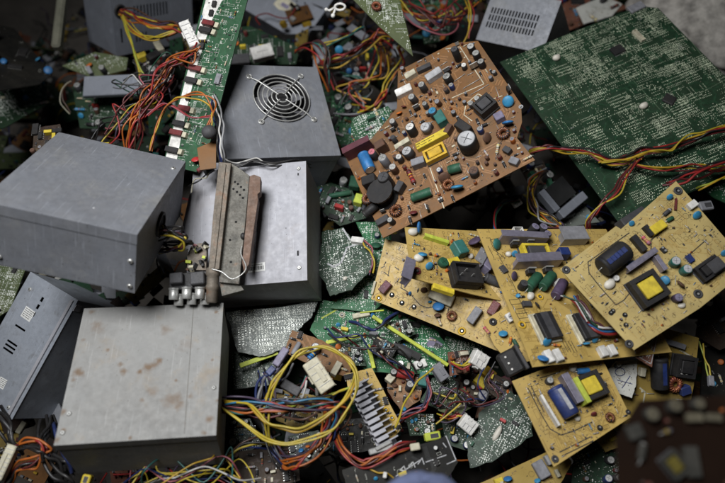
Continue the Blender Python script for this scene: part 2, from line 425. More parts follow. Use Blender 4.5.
            c = MB().lathe(p0, p1 - p0, [(rr * .85, 0), (rr, rr * .15), (rr, L * .08), (rr * .93, L * .11), (rr, L * .15), (rr, L - rr * .15), (rr * .88, L)], m, 22).build('electrolytic_capacitor', rt, label=label)
            d = (p1 - p0).normalized(); t = MB().lathe(p1 - d * .00003, d, [(rr * .8, 0), (rr * .78, .0003)], M_SILV, 20)
            if col2:
                for k in range(5):
                    cc = p0.lerp(p1, .2 + k * .14) + V((0, 0, rr * .99)); t.box(cc, (rr * .5, rr * .5, .0003), pm(col2), R)
            t.build('cap_top', c); MB().tube([p0, p0 - d * .002, T(-L / 2 - .003, 0, 0)], .0004, M_SILV, 6).build('lead', c)
        elif kind == 'disc':
            rr = L / 2; th = min(W / 2, L * .17); t = r.choice((-1, 1, 1)) * r.uniform(.45, 1.0); Rl = R @ Matrix.Rotation(t, 3, 'X')
            cc = T(0, 0, rr * .35) + Rl @ V((0, 0, rr * .8))
            c = MB().ell(cc, (rr, th, rr), m, Rl, 16, 10).build('disc_capacitor', rt, label=label)
            b = MB()
            for q in (-.45, .45): b.tube([T(q * rr, 0, 0), cc + Rl @ V((q * rr, 0, -rr * .7))], .0003, M_SILV, 5)
            b.build('lead', c)
        elif kind in ('box', 'relay'):
            Rl = R @ lean(.06)
            c = MB().box(T(0, 0, H / 2), (L, W, H), m, Rl, ch=min(L, W) * .07).build('film_capacitor' if kind == 'box' else 'component_block', rt, label=label)
            if col2:
                b = MB()
                for k in range(int(L / .0014) - 1): 
                    for q in (-.18, .18):
                        if r.random() < .75: b.box(T(-L / 2 + .0012 + k * .0014, q * W, H + .00004), (.0009, W * .14, .0001), pm(col2), Rl)
                b.build('printed_marking', c)
        elif kind == 'res':
            rr = W / 2; z = rr + .0005
            c = MB().lathe(T(-L / 2, 0, z), R @ V((1, 0, 0)), [(rr * .7, 0), (rr, L * .08), (rr, L * .2), (rr * .82, L * .28), (rr * .82, L * .72), (rr, L * .8), (rr, L * .92), (rr * .7, L)], m, 12).build('resistor', rt, label=label)
            b = MB()
            for q, cc in zip((-.36, -.12, .08, .34), r.sample(['red', 'brown', 'yellow', 'black', 'orange', 'violet', 'amber'], 4)):
                b.cyl(T(q * L - L * .03, 0, z), T(q * L + L * .03, 0, z), rr * (1.03 if abs(q) > .3 else .86), pm(cc), 12)
            b.build('colour_band', c)
            b = MB()
            for q in (-1, 1): b.tube([T(q * L * .48, 0, z), T(q * L * .68, 0, z), T(q * L * .72, 0, 0)], .0003, M_SILV, 5)
            b.build('lead', c)
        elif kind == 'dio':
            rr = W / 2; z = rr + .0005
            c = MB().cyl(T(-L / 2, 0, z), T(L / 2, 0, z), rr, m, 12, bev=rr * .15).build('diode', rt)
            MB().cyl(T(L * .28, 0, z), T(L * .4, 0, z), rr * 1.03, pm('ltgrey'), 12).build('band', c)
            b = MB()
            for q in (-1, 1): b.tube([T(q * L * .48, 0, z), T(q * L * .75, 0, z), T(q * L * .8, 0, 0)], .00035, M_SILV, 5)
            b.build('lead', c)
        elif kind == 'ic':
            H = min(H, .0035)
            c = MB().box(T(0, 0, H / 2 + .0006), (L, W, H), m, R, ch=.0003).build('chip', rt, label=label)
            n = max(3, int(L / .0022)); b = MB()
            for i in range(n):
                for q in (-1, 1):
                    xx = -L / 2 + (i + .5) * L / n; b.box(T(xx, q * (W / 2 + .0006), .0008), (.0006, .0012, .0003), M_SILV, R); b.box(T(xx, q * (W / 2 + .0012), .0004), (.0006, .0003, .0009), M_SILV, R)
            b.build('pins', c)
            MB().cyl(T(-L / 2 + .0012, 0, H + .00055), T(-L / 2 + .0012, 0, H + .0007), .0005, M_DARKIN, 10).build('pin_mark', c)
        elif kind == 'tr2':
            c = MB().box(T(0, 0, H * .55), (L * .86, W * .82, H * .9), m, R, ch=.0008).build('transformer', rt, label=label)
            MB().box(T(-L * .02, -W * .03, H * .14), (L, W, H * .28), pm('cream'), R, ch=.0005).box(T(0, -W * .45, H * .35), (L * .9, W * .06, H * .5), pm('lime' if col2 == 'lime' else 'cream'), R).build('bobbin', c)
            MB().box(T(0, 0, H * 1.0), (L * .84, W * .34, .0008), pm('dkgrey'), R).build('tape', c)
        elif kind == 'tr':       # transformer: ferrite core round a taped winding
            fr = MB(); t = W * .16
            fr.box(T(0, -W / 2 + t / 2, H * .45), (L, t, H * .9), m, R); fr.box(T(0, W / 2 - t / 2, H * .45), (L, t, H * .9), m, R)
            fr.box(T(-L / 2 + t / 2, 0, H * .45), (t, W - 2 * t, H * .88), m, R); fr.box(T(L / 2 - t / 2, 0, H * .45), (t, W - 2 * t, H * .88), m, R)
            c = fr.build('transformer', rt, bevel=.0003, label=label)
            MB().box(T(0, 0, H * .49), (L * .62, W * .6, H * .98), pm(col2 or 'yellow'), R, ch=.0008).build('winding', c)
            MB().box(T(0, 0, H * .1), (L * 1.06, W * 1.06, H * .2), pm('dkgrey'), R, ch=.0004).build('bobbin', c)
        elif kind == 'to':       # power transistor
            t = r.uniform(-.25, .25); Rl = R @ Matrix.Rotation(t, 3, 'X')
            q = lambda X, Y, Z: o + Rl @ V((X, Y, Z))
            c = MB().box(q(0, 0, H * .5), (L, W, H * .6), m, Rl, ch=.0004).build('transistor', rt, label=label)
            MB().box(q(0, W * .5, H * .68), (L * .98, W * .3, H * .75), M_SILV, Rl).build('metal_tab', c)
            b = MB()
            for k in (-1, 0, 1): b.box(q(k * L * .28, 0, H * .1), (L * .1, L * .06, H * .25), M_SILV, Rl)
            b.build('lead', c)
        elif kind == 'hs':       # bent aluminium heat sink
            mm = M_ALU if col == 'alu' else (M_ALUP if col == 'valu' else m)
            b = MB(); t = .0014
            b.box(T(0, 0, H / 2), (L, t, H), mm, R); n = max(2, int(L / .005))
            b.box(T(0, W / 2, H - t / 2), (L, W, t), mm, R)
            for k in range(n): b.box(T(-L / 2 + (k + .5) * L / n, W * .35, H / 2), (t * .7, W * .7 - t, H - t), mm, R)
            b.build('heat_sink', rt, bevel=.0002, label=label)
        elif kind == 'u':        # flat plate heat sink with folded lip
            mm = M_ALU if col == 'alu' else (M_ALUP if col == 'valu' else m)
            b = MB(); b.box(T(0, 0, H), (L, W, .0012), mm, R); b.box(T(0, -W / 2, H / 2), (L, .0012, H), mm, R)
            for q in (-.3, .3): b.cyl(T(q * L, 0, H), T(q * L, 0, H + .0012), .0015, M_SILV, 8)
            b.build('heat_sink', rt, bevel=.0002, label=label)
        elif kind == 'tor':
            rr = L / 2; b = MB(); cc = o + V((0, 0, rr * .5 + .0005)); N_ = 18
            b.tube([cc + V((math.cos(k * 2 * math.pi / N_), math.sin(k * 2 * math.pi / N_), 0)) * rr * .66 for k in range(N_)], rr * .26, m, 8, True)
            c = b.build('inductor', rt, label=label); b = MB()
            for k in range(16):
                a_ = k * 2 * math.pi / 17; cc2 = cc + V((math.cos(a_), math.sin(a_), 0)) * rr * .66; u = V((math.cos(a_), math.sin(a_), 0))
                b.tube([cc2 + (u * math.cos(j * math.pi / 4) + V((0, 0, math.sin(j * math.pi / 4)))) * rr * .31 for j in range(8)], rr * .06, M_COPPER, 5, True)
            b.build('winding', c)
        elif kind == 'conn':
            b = MB(); t = min(.0009, W * .16)
            b.box(T(0, 0, .0008), (L, W, .0016), m, R)
            for q in (-1, 1): b.box(T(0, q * (W / 2 - t / 2), H / 2 + .0008), (L, t, H - .0016), m, R); b.box(T(q * (L / 2 - t / 2), 0, H / 2 + .0008), (t, W - 2 * t, H - .0017), m, R)
            c = b.build('connector', rt, label=label); b = MB()
            n = max(2, int(L / .0028))
            for k in range(n): b.box(T(-L / 2 + (k + .5) * L / n, 0, H * .45), (.0006, .0006, H * .7), M_SILV, R)
            b.build('pin', c)
        elif kind == 'hole':
            rr = L / 2; N_ = 24
            b = MB(); ring = [T(math.cos(k * 2 * math.pi / N_) * rr * .75, math.sin(k * 2 * math.pi / N_) * rr * .75, .0003) for k in range(N_)]
            b.tube(ring, rr * .27, pm(col), 8, True); b.cyl(T(0, 0, .0001), T(0, 0, .0005), rr * .55, M_DARKIN, 20)
            c = b.build('screw_hole', rt); MB().cyl(T(0, 0, .0005), T(0, 0, .0012), rr * .25, M_SILV, 12).build('screw', c)
        elif kind == 'spot':     # black hole in the board, seen as a dark disc with a rim of tin
            rr = L / 2; MB().cyl(T(0, 0, .00005), T(0, 0, .0002), rr, M_DARKIN, 18).cyl(T(0, rr * .2, .0002), T(0, rr * .2, .0012), rr * .3, M_SILV, 10).build('solder_pad', rt)
        elif kind == 'jmp':
            MB().tube([T(-L / 2, 0, 0), T(-L / 2 + .0006, 0, .001), T(L / 2 - .0006, 0, .001), T(L / 2, 0, 0)], .00035, M_SILV, 6).build('jumper_wire', rt)
        elif kind == 'glue':
            b = MB(); b.ell(T(0, 0, H * .3), (L / 2, W / 2, H * .6), M_GLUE, R @ lean(.3)); b.ell(T(L * .25, W * .2, H * .25), (L / 3, W / 3, H * .45), M_GLUE, R)
            b.build('glue_blob', rt)
        elif kind == 'pot':
            c = MB().box(T(0, 0, H / 2), (L, L, H), m, R, ch=.0005).build('trimmer', rt)
            MB().cyl(T(0, 0, H - .0001), T(0, 0, H + .0008), L * .32, pm(col2 or 'white'), 16).box(T(0, 0, H + .0009), (L * .5, L * .1, .0003), M_DARKIN, R).build('dial', c)
        elif kind == 'inlet':
            b = MB(); t = L * .08
            b.box(T(0, 0, H * .3), (L, W, H * .6), m, R, ch=.001)
            for q in (-1, 1): b.box(T(0, q * (W / 2 - t / 2), H * .8), (L, t, H * .4), m, R); b.box(T(q * (L / 2 - t / 2), 0, H * .8), (t, W - 2 * t, H * .4), m, R)
            c = b.build('mains_inlet', rt, label=label); b = MB()
            for qx, qy in ((-.22, -.05), (.22, -.05), (0, .18)): b.box(T(qx * L, qy * W, H * .75), (.0016, .0008, H * .4), M_SILV, R)
            b.build('pin', c)
        elif kind == 'coil':
            rr = L / 2; b = MB().lathe(o, (0, 0, 1), [(rr, 0), (rr, H * .12), (rr * .7, H * .14), (rr * .7, H * .85), (rr, H * .87), (rr, H)], m, 20)
            c = b.build('coil', rt, label=label); b = MB()
            for k in range(int(H * .7 / .0009)):
                b.tube([o + V((math.cos(j * .5236) * rr * .74, math.sin(j * .5236) * rr * .74, H * .17 + k * .0009)) for j in range(12)], .00045, M_COPPER if col2 is None else pm(col2), 5, True)
            b.build('winding', c)
    def auto(s, n, kinds, lo=3, hi=6, margin=.004, region=None):
        r = s.rng; done = 0; tries = 0
        while done < n and tries < n * 30:
            tries += 1; p = s.rp(margin)
            if not p: continue
            sz = r.uniform(lo, hi) * s.sc
            if any((p[0] - u[0]) ** 2 + (p[1] - u[1]) ** 2 < (u[2] + sz * .55) ** 2 for u in s.used): continue
            k = r.choice(kinds); a = r.choice((0, math.pi / 2, math.pi, -math.pi / 2)) + r.gauss(0, .06); z = sz / s.sc
            if k == 'ecap': s.comp('ecap', *p, a, z, None, z * r.uniform(1, 1.6), r.choice(('black', 'dkgrey', 'navy', 'dkgrey')), local=True)
            elif k == 'res': s.comp('res', *p, a, z * 1.1, z * .36, None, r.choice(('cream', 'sky', 'brown', 'cream', 'ltgrey')), local=True)
            elif k == 'dio': s.comp('dio', *p, a, z * .9, z * .4, None, 'black', local=True)
            elif k == 'disc': s.comp('disc', *p, a, z * .9, z * .35, None, r.choice(('sky', 'blue', 'orange', 'brown')), local=True)
            elif k == 'box': s.comp('box', *p, a, z * 1.1, z * .5, z * .8, r.choice(('cream', 'yellow', 'red', 'grey', 'green')), local=True)
            elif k == 'ic': s.comp('ic', *p, a, z * 1.5, z * .7, z * .4, 'black', local=True)
            elif k == 'to': s.comp('to', *p, a, z, z * .35, z * 1.3, 'black', local=True)
            elif k == 'jmp': s.comp('jmp', *p, a, z * 1.6, None, None, 'black', local=True)
            elif k == 'smd': s.comp('relay', *p, a, z * .55, z * .3, z * .2, r.choice(('cream', 'black', 'dkgrey')), local=True)
            elif k == 'pot': s.comp('pot', *p, a, z * .8, None, z * .5, 'navy', local=True)
            elif k == 'small': s.comp('ecap', *p, a, z * .6, None, z * .8, r.choice(('brown', 'dkred', 'brown', 'dkgrey', 'orange')), r.choice(('brown', 'grey')), local=True)
            done += 1
# ------------------------------------------------------------------ cables
def crom(pts, k=7):
    out = []; n = len(pts)
    for i in range(n - 1):
        p0, p1, p2, p3 = pts[max(i - 1, 0)], pts[i], pts[i + 1], pts[min(i + 2, n - 1)]
        for j in range(k):
            t = j / k; out.append(.5 * ((2 * p1) + (p2 - p0) * t + (2 * p0 - 5 * p1 + 4 * p2 - p3) * t * t + (3 * p1 - p0 - 3 * p2 + p3) * t ** 3))
    return out + [pts[-1]]
crng = random.Random(77)
def cable(name, label, cols, pts, spread=.006, r=.00115, ends=None, group=None, wob=.5, cat='cable', n=8):
    w = [P(*p) for p in pts]; o = w[0].copy()
    root = empty(name, label, cat, Matrix.Translation(o), group)
    for i, c in enumerate(cols):
        a = 2.399 * i; rad = spread * math.sqrt((i + .3) / max(1, len(cols)))
        off = V((math.cos(a), math.sin(a), .6 * math.sin(a * 1.7))) * rad
        q = []
        for k, p in enumerate(w):
            off2 = Matrix.Rotation(k * .5, 3, 'Z') @ off
            j = V([crng.gauss(0, 1) for _ in range(3)]) * spread * wob * (.4 if k in (0, len(w) - 1) else 1)
            q.append(p - o + off2 + j)
        q = crom(q, 2); q = [p + V([crng.gauss(0, 1) for _ in range(3)]) * r * .55 for p in q]
        MB().tube(crom(q, 4), r * crng.uniform(.85, 1.08), wm(c), n).build('wire', root)
    for e in ends or []:
        e(root, o)
    return root
def plug(px, py, z, ang, L, W, H, col, holes=True, tilt=(0, 0)):
    def f(root, o):
        p = P(px, py, z) - o; R = frame(V((0, 0, 0)), V((math.cos(math.radians(ang)), math.sin(math.radians(ang)), 0)), V((tilt[0], tilt[1], 1))).to_3x3()
        b = MB().box(p, (L, W, H), pm(col), R, ch=.0008)
        c = b.build('connector', root)
        if holes:
            b = MB(); n = int(L / .0042)
            for i in range(n):
                for q in ((-.25, .25) if W > .007 else (0,)):
                    b.box(p + R @ V((-L / 2 + (i + .5) * L / n, q * W, H / 2)), (.0026, min(.0026, W * .4), .0003), M_DARKIN, R)
            b.build('socket', c)
    return f
#--SCENE--
# ================================================================== power supply boxes
POSE = {
'A':([[0.9725, 0.0518, 0.2272], [-0.1569, 0.8665, 0.4738], [-0.1723, -0.4964, 0.8508]],[-0.2749, 0.346, 0.4629],[0.1418, 0.1547, 0.0721]),
'B':([[0.993, -0.0948, 0.0705], [0.0776, 0.9735, 0.2153], [-0.089, -0.2083, 0.974]],[-0.2183, 0.1703, 0.385],[0.1454, 0.1489, 0.0763]),
'E':([[0.991, -0.0419, -0.1272], [0.0281, 0.9937, -0.1087], [0.1309, 0.1042, 0.9859]],[-0.1345, 0.3474, 0.3641],[0.1398, 0.1488, 0.0892]),
'D':([[0.9141, -0.2433, 0.3244], [0.2553, 0.9668, 0.0058], [-0.3151, 0.0776, 0.9459]],[-0.1129, 0.5161, 0.3624],[0.1465, 0.1434, 0.086]),
'C':([[0.856, 0.4475, -0.2587], [-0.5013, 0.8408, -0.2044], [0.126, 0.3047, 0.9441]],[-0.418, 0.2339, 0.266],[0.0846, 0.1568, 0.1295]),
'F':([[0.6436, 0.1222, 0.7556], [0.6419, 0.4515, -0.6198], [-0.4169, 0.8838, 0.2121]],[-0.3587, 0.8393, 0.2302],[0.1573, 0.1326, 0.0866]),
'G':([[0.843, 0.5371, -0.0284], [-0.5199, 0.8003, -0.2987], [-0.1377, 0.2666, 0.9539]],[-0.1222, 0.9217, 0.1989],[0.1339, 0.1571, 0.0858]),
'H':([[0.8438, 0.3369, -0.4176], [-0.4863, 0.8092, -0.3298], [0.2268, 0.4814, 0.8467]],[0.2347, 0.724, 0.3156],[0.1056, 0.0797, 0.1434]),
}
class Box:
    def __init__(s, key, label, m, holes=(), fan=None, side=None, screws=(), name='power_supply', lip=.011, front_screws=()):
        R, t, d = POSE[key]; s.M = Matrix(R).to_4x4()
        x, n = V((R[0][0], R[1][0], R[2][0])), V((R[0][2], R[1][2], R[2][2])); s.M = frame(V(t), x, n); s.Mi = s.M.inverted()
        s.w, s.d, s.h = d; s.root = empty(name, label, 'power supply', s.M, 'metal power supply boxes'); s.m = m
        w, dd, h = s.w / 2, s.d / 2, s.h; T = .0009
        b = MB()      # tray
        b.box((0, 0, -h + T / 2), (s.w, s.d, T), m)
        b.box((-w + T / 2, 0, -h / 2 - .0005), (T, s.d, h - 2 * T), m)
        if side != 'right_open': b.box((w - T / 2, 0, -h / 2 - .0005), (T, s.d, h - 2 * T), m)
        b.box((0, -dd + T / 2, -h / 2 - .0005), (s.w - 2 * T - .0001, T, h - 2 * T), m); b.box((0, dd - T / 2, -h / 2 - .0005), (s.w - 2 * T - .0001, T, h - 2 * T), m)
        b.build('case', s.root)
        b = MB(); c = .0006
        if fan:
            fx, fy, fr = fan; N_ = 64
            angs = sorted([2 * math.pi * i / N_ for i in range(N_)] + [math.atan2(v - fy, u - fx) % (2 * math.pi) for u in (-w - c, w + c) for v in (-dd - c, dd + c)])
            inn = []; out = []
            for a in angs:
                ca, sa = math.cos(a), math.sin(a)
                t_ = min([(q - fx) / ca for q in (-w - c, w + c) if abs(ca) > 1e-6 and (q - fx) / ca > 0] + [(q - fy) / sa for q in (-dd - c, dd + c) if abs(sa) > 1e-6 and (q - fy) / sa > 0])
                inn.append((fx + ca * fr, fy + sa * fr)); out.append((fx + ca * t_, fy + sa * t_))
            K = len(angs); vs = [V((*p, z)) for z in (0, -T) for p in inn + out]; fs = []
            for i in range(K):
                j = (i + 1) % K; fs += [(i, K + i, K + j, j), (2 * K + i, 2 * K + j, 3 * K + j, 3 * K + i), (i, j, 2 * K + j, 2 * K + i), (K + i, 3 * K + i, 3 * K + j, K + j)]
            b.add(vs, fs, m)
        else: b.plate(-w - c, w + c, -dd - c, dd + c, -T, 0, holes, m)
        for q in (-1, 1):
            b.box((0, q * (dd + c / 2), -T - lip / 2), (s.w + 2 * c, c, lip), m); b.box((q * (w + c / 2), 0, -T - lip / 2), (c, s.d - .0002, lip), m)
        s.cover = b.build('cover', s.root, bevel=.0005 if not holes else 0)
        for (u, v) in screws: s.screw(V((u * w, v * dd, 0)), V((0, 0, 1)))
        for (u, v) in front_screws: s.screw(V((u * w, -dd - c - .0002, -v * h)), V((0, -1, 0)))
    def screw(s, p, n, r=.0027):
        b = MB().lathe(p, n, [(r, 0), (r * .95, .0006), (r * .6, .0013)], M_SILV, 14)
        u = n.orthogonal().normalized()
        for q in (u, n.cross(u)): b.tube([p + n * .00135 - q * r * .45, p + n * .00135 + q * r * .45], .0003, M_DARKIN, 4)
        b.build('screw', s.root)
    def loc(s, px, py):
        d = s.Mi.to_3x3() @ ray(px, py); o = s.Mi @ V((0, 0, HC)); q = o - d * (o.z / d.z); return (q.x, q.y)
    def label(s, px, py, L, W, ang, bars=True, nm='paper_label', seed=1, torn=False):
        x, y = s.loc(px, py); k = math.radians(ang); x2, y2 = s.loc(px + 6 * math.cos(k), py - 6 * math.sin(k)); a = math.atan2(y2 - y, x2 - x)
        R = Matrix.Rotation(a, 3, 'Z'); b = MB().box((x, y, .0002), (L, W, .0003), mat('label_paper', (.62, .62, .60), .6, dust=.2, bump=.05), R)
        c = b.build(nm, s.root); r = random.Random(seed); b = MB(); T_ = lambda X, Y: V((x, y, .0004)) + R @ V((X, Y, 0))
        if bars:
            u = -L * .42
            while u < L * .42:
                t = r.choice((.0003, .0006, .0009)); b.box(T_(u, -W * .08), (t, W * .42, .0001), M_INK, R); u += t + r.choice((.0004, .0007))
            u = -L * .4
            while u < L * .4: b.box(T_(u, W * .3), (.0009, W * .12, .0001), M_INK, R); u += .0016
        else:
            for row in range(5):
                u = -L * .42
                while u < L * .35:
                    t = r.uniform(.001, .004); b.box(T_(u + t / 2, W * (.36 - row * .17)), (t, W * .05, .0001), M_INK, R); u += t + .0008
        b.build('printed_marking', c)
A = Box('A', 'large dull grey power supply box at the left edge, topmost, lid toward the viewer', M_STEEL, front_screws=((.93, .45), (.93, .88), (-.82, .12), (-.84, .85)), screws=((.90, .72),))
xa, ya = A.loc(94, 208)
MB().ell((xa, ya, 0), (.0012, .0012, .0006), pm('ltgrey'), None, 10, 6).build('paint_drip', A.root)
ro = MB(); N_ = 24       # cable outlet on its right side
ro.tube([V((A.w / 2 + .0008, -.006 + math.cos(k * math.tau / N_) * .012, -.034 + math.sin(k * math.tau / N_) * .012)) for k in range(N_)], .002, pm('black'), 8, True)
ro.cyl(V((A.w / 2 + .0002, -.006, -.034)), V((A.w / 2 + .0009, -.006, -.034)), .0115, M_DARKIN, 24).build('cable_outlet', A.root)
B = Box('B', 'pale grey power supply box with brown rust stains at the lower left', M_STEEL_R, screws=((-.93, -.85), (.94, -.35), (.93, .93), (-.9, -.6)))
add_spots(M_STEEL_R, [(*B.loc(px, py), r, k) for px, py, r, k in ((78, 372, .006, .8), (124, 371, .0045, .8), (148, 368, .006, .85), (156, 364, .005, .7), (172, 400, .009, .55), (180, 404, .006, .5), (209, 419, .004, .8), (98, 326, .008, .45), (166, 330, .006, .5), (64, 412, .003, .8), (63, 430, .003, .9), (152, 391, .006, .4), (186, 345, .008, .25), (140, 372, .003, .9), (160, 360, .003, .8), (120, 364, .003, .8), (74, 380, .003, .8), (92, 312, .003, .8), (216, 312, .0025, .8), (205, 433, .003, .8), (130, 438, .002, .8), (57, 440, .003, .8), (176, 380, .002, .8), (142, 400, .0025, .6), (190, 396, .003, .6), (108, 350, .002, .7), (212, 360, .002, .8), (218, 400, .0022, .8), (84, 340, .003, .6))], (.13, .075, .035))
MB().strip((B.w * .30, -B.d * .48), (B.w * .285, B.d * .48), .0005, 0, M_RUSTD, .0002).build('seam', B.root)
C = Box('C', 'power supply box standing on edge at the far left, paper label and short vent slots', M_STEEL_C, holes=[])
bpy.data.objects.remove(C.cover)
def slots_at(bx, spec):
    out = []
    for px, py, L, W, hor in spec:
        x, y = bx.loc(px, py); out.append((x - (L if hor else W) / 2, x + (L if hor else W) / 2, y - (W if hor else L) / 2, y + (W if hor else L) / 2))
    return out
x0, y0 = C.loc(10, 347); x1, y1 = C.loc(20, 328); hl = []
for k in range(3): hl.append((x0 - .009, x0 + .009, y0 - .006 + k * .005, y0 - .0035 + k * .005))
hl.append((x1 - .009, x1 + .009, y1 - .001, y1 + .0015))
for k in range(3): hl.append((x1 + .01 - .004, x1 + .01, y1 + .02 + k * .01, y1 + .026 + k * .01))
MB().plate(-C.w / 2 - .0006, C.w / 2 + .0006, -C.d / 2 - .0006, C.d / 2 + .0006, -.0009, 0, hl, M_STEEL_C).build('cover', C.root)
MB().box((C.w / 2 - .006, .0, .0012), (.004, C.d * .97, .0022), M_STEEL_L).box((C.w / 2 + .0008, C.d * .44, -.006), (.0014, .008, .011), M_STEEL_L).build('folded_lip', C.root)
C.label(28, 314, .017, .014, -35, False, seed=5); C.label(2, 383, .012, .012, -30, False, seed=6)
C.screw(V((-.03, .06, 0)), V((0, 0, 1))); C.screw(V((.03, -.07, 0)), V((0, 0, 1)))
D = None
fx = fy = 0
R_, t_, d_ = POSE['D']
class _T: pass
tmp = _T(); tmp.Mi = frame(V(t_), V((R_[0][0], R_[1][0], R_[2][0])), V((R_[0][2], R_[1][2], R_[2][2]))).inverted()
fx, fy = Box.loc(tmp, 281.5, 98.5)
D = Box('D', 'grey power supply box with round fan and wire grille facing up', M_STEEL, fan=(fx, fy, .0375))
b = MB().lathe(V((fx, fy, -.003)), V((0, 0, -1)), [(.0395, 0), (.0395, .024)], M_DARKIN, 40)
b = MB(); N_ = 40
ring = [V((fx + math.cos(k * math.tau / N_) * .0385, fy + math.sin(k * math.tau / N_) * .0385, -.0022)) for k in range(N_)]
b.tube(ring, .0012, pm('black'), 6, True)
for k in range(N_):
    a, c = ring[k], ring[(k + 1) % N_]; b.add([a, c, c + V((0, 0, -.022)), a + V((0, 0, -.022))], [(0, 1, 2, 3)], pm('black'))
fr = b.build('fan', D.root)
MB().lathe(V((fx, fy, -.02)), V((0, 0, 1)), [(.0165, 0), (.0165, .012), (.015, .0135)], pm('black'), 30).build('hub', fr)
for k in range(7):
    a = k * math.tau / 7; vs = []
    for i in range(6):
        rr = .016 + .020 * i / 5; sw = a + i * .05
        for q, z in ((0, -.008), (.55, -.020)): vs.append(V((fx + math.cos(sw + q) * rr, fy + math.sin(sw + q) * rr, z)))
    MB().add(vs, [(2 * i, 2 * i + 1, 2 * i + 3, 2 * i + 2) for i in range(5)], pm('grey'), True).build('blade', fr)
g = MB()
for rr in (.0375, .0315, .0255, .0195, .0135, .0075):
    g.tube([V((fx + math.cos(k * math.tau / 40) * rr, fy + math.sin(k * math.tau / 40) * rr, .0022)) for k in range(40)], .00085, M_SILV, 8, True)
for k in range(4):
    a = math.pi / 4 + k * math.pi / 2 + .04; u = V((math.cos(a), math.sin(a), 0)); c = V((fx, fy, 0))
    g.tube([c + u * .006 + V((0, 0, .0036)), c + u * .038 + V((0, 0, .0036)), c + u * .045 + V((0, 0, .0015)), c + u * .048 + V((0, 0, .001))], .00085, M_SILV, 8)
    w_ = u.cross(V((0, 0, 1))); cc = c + u * .0505
    g.tube([cc + V((math.cos(q * math.tau / 12), math.sin(q * math.tau / 12), 0)) * .0034 + V((0, 0, .001)) for q in range(12)], .00085, M_SILV, 6, True)
    D.screw(cc, V((0, 0, 1)), .0028)
g.build('fan_grille', D.root)
E_ = Box('E', 'clean light grey power supply box with barcode label, under the rusty bracket', M_STEEL_L, screws=((.88, .88), (.88, -.80)))
E_.label(256.5, 267.5, .020, .0105, 7, True, seed=3)
MB().box((E_.w * .43, -.042, .0002), (.0018, .006, .0005), M_DARKIN).box((E_.w * .435, .058, .0002), (.0014, .003, .0005), M_DARKIN).box((E_.w * .33, -.01, .0001), (.0008, .0008, .0004), M_DARKIN).build('slot', E_.root)
F = Box('F', 'blurred grey power supply box with vent slots and cable outlet, top left corner', M_STEEL_B, holes=[])
bpy.data.objects.remove(F.cover)
hl = []
x0, y0 = F.loc(134, 13)
for k in range(11): hl.append((x0 + k * .0063, x0 + k * .0063 + .0032, y0 - .011, y0 + .011))
x0, y0 = F.loc(122, 36); hl.append((x0 - .002, x0 + .0015, y0 - .012, y0 + .012))
x0, y0 = F.loc(136, 38)
for k in range(4): hl.append((x0 + k * .0063, x0 + k * .0063 + .0032, y0 - .008, y0 + .008))
hl = [h for h in hl if h[1] < F.w / 2 - .001 and h[3] < F.d / 2 and h[2] > -F.d / 2]
MB().plate(-F.w / 2 - .0006, F.w / 2 + .0006, -F.d / 2 - .0006, F.d / 2 + .0006, -.0009, 0, hl, M_STEEL_B).build('cover', F.root)
x0, y0 = F.loc(120, 11)
MB().tube([V((x0 + math.cos(k * math.tau / 24) * .009, y0 + math.sin(k * math.tau / 24) * .009, .001)) for k in range(24)], .0022, pm('black'), 8, True).cyl(V((x0, y0, .0001)), V((x0, y0, .0006)), .0085, M_DARKIN, 24).build('cable_outlet', F.root)
G = Box('G', 'blurred bluish grey power supply box with torn cream sticker at the top edge', M_STEEL_B)
gx, gy = G.loc(285, 6)
MB().prism([(gx - .02, gy - .008), (gx - .006, gy - .012), (gx + .017, gy - .006), (gx + .02, gy + .012), (gx, gy + .015), (gx - .018, gy + .012)], .0001, .0005, pm('cream')).prism([(gx - .008, gy - .004), (gx + .008, gy - .004), (gx + .008, gy + .004), (gx - .008, gy + .004)], .0005, .0007, pm('violet')).build('sticker', G.root)
H_ = Box('H', 'blurred grey power supply box with a grid of slots behind the brown board', M_STEEL, holes=[])
bpy.data.objects.remove(H_.cover)
hl = []
c0 = [H_.loc(*p) for p in ((493, 6), (534, 36))]; xa_, xb_ = sorted((c0[0][0], c0[1][0])); ya_, yb_ = sorted((c0[0][1], c0[1][1]))
yc_ = (ya_ + yb_) / 2; ya_, yb_ = yc_ - .017, yc_ + .017
n_ = 16
for k in range(n_):
    for q in range(3):
        hh = (yb_ - ya_) / 3; xx = xa_ + (xb_ - xa_) * k / n_; hl.append((xx, xx + (xb_ - xa_) / n_ * .5, ya_ + q * hh, ya_ + q * hh + hh * .8))
MB().plate(-H_.w / 2 - .0006, H_.w / 2 + .0006, -H_.d / 2 - .0006, H_.d / 2 + .0006, -.0009, 0, [h for h in hl if abs(h[0]) < H_.w / 2 - .003 and abs(h[2]) < H_.d / 2 - .003 and abs(h[3]) < H_.d / 2 - .002 and abs(h[1]) < H_.w / 2 - .002], M_STEEL).build('cover', H_.root)
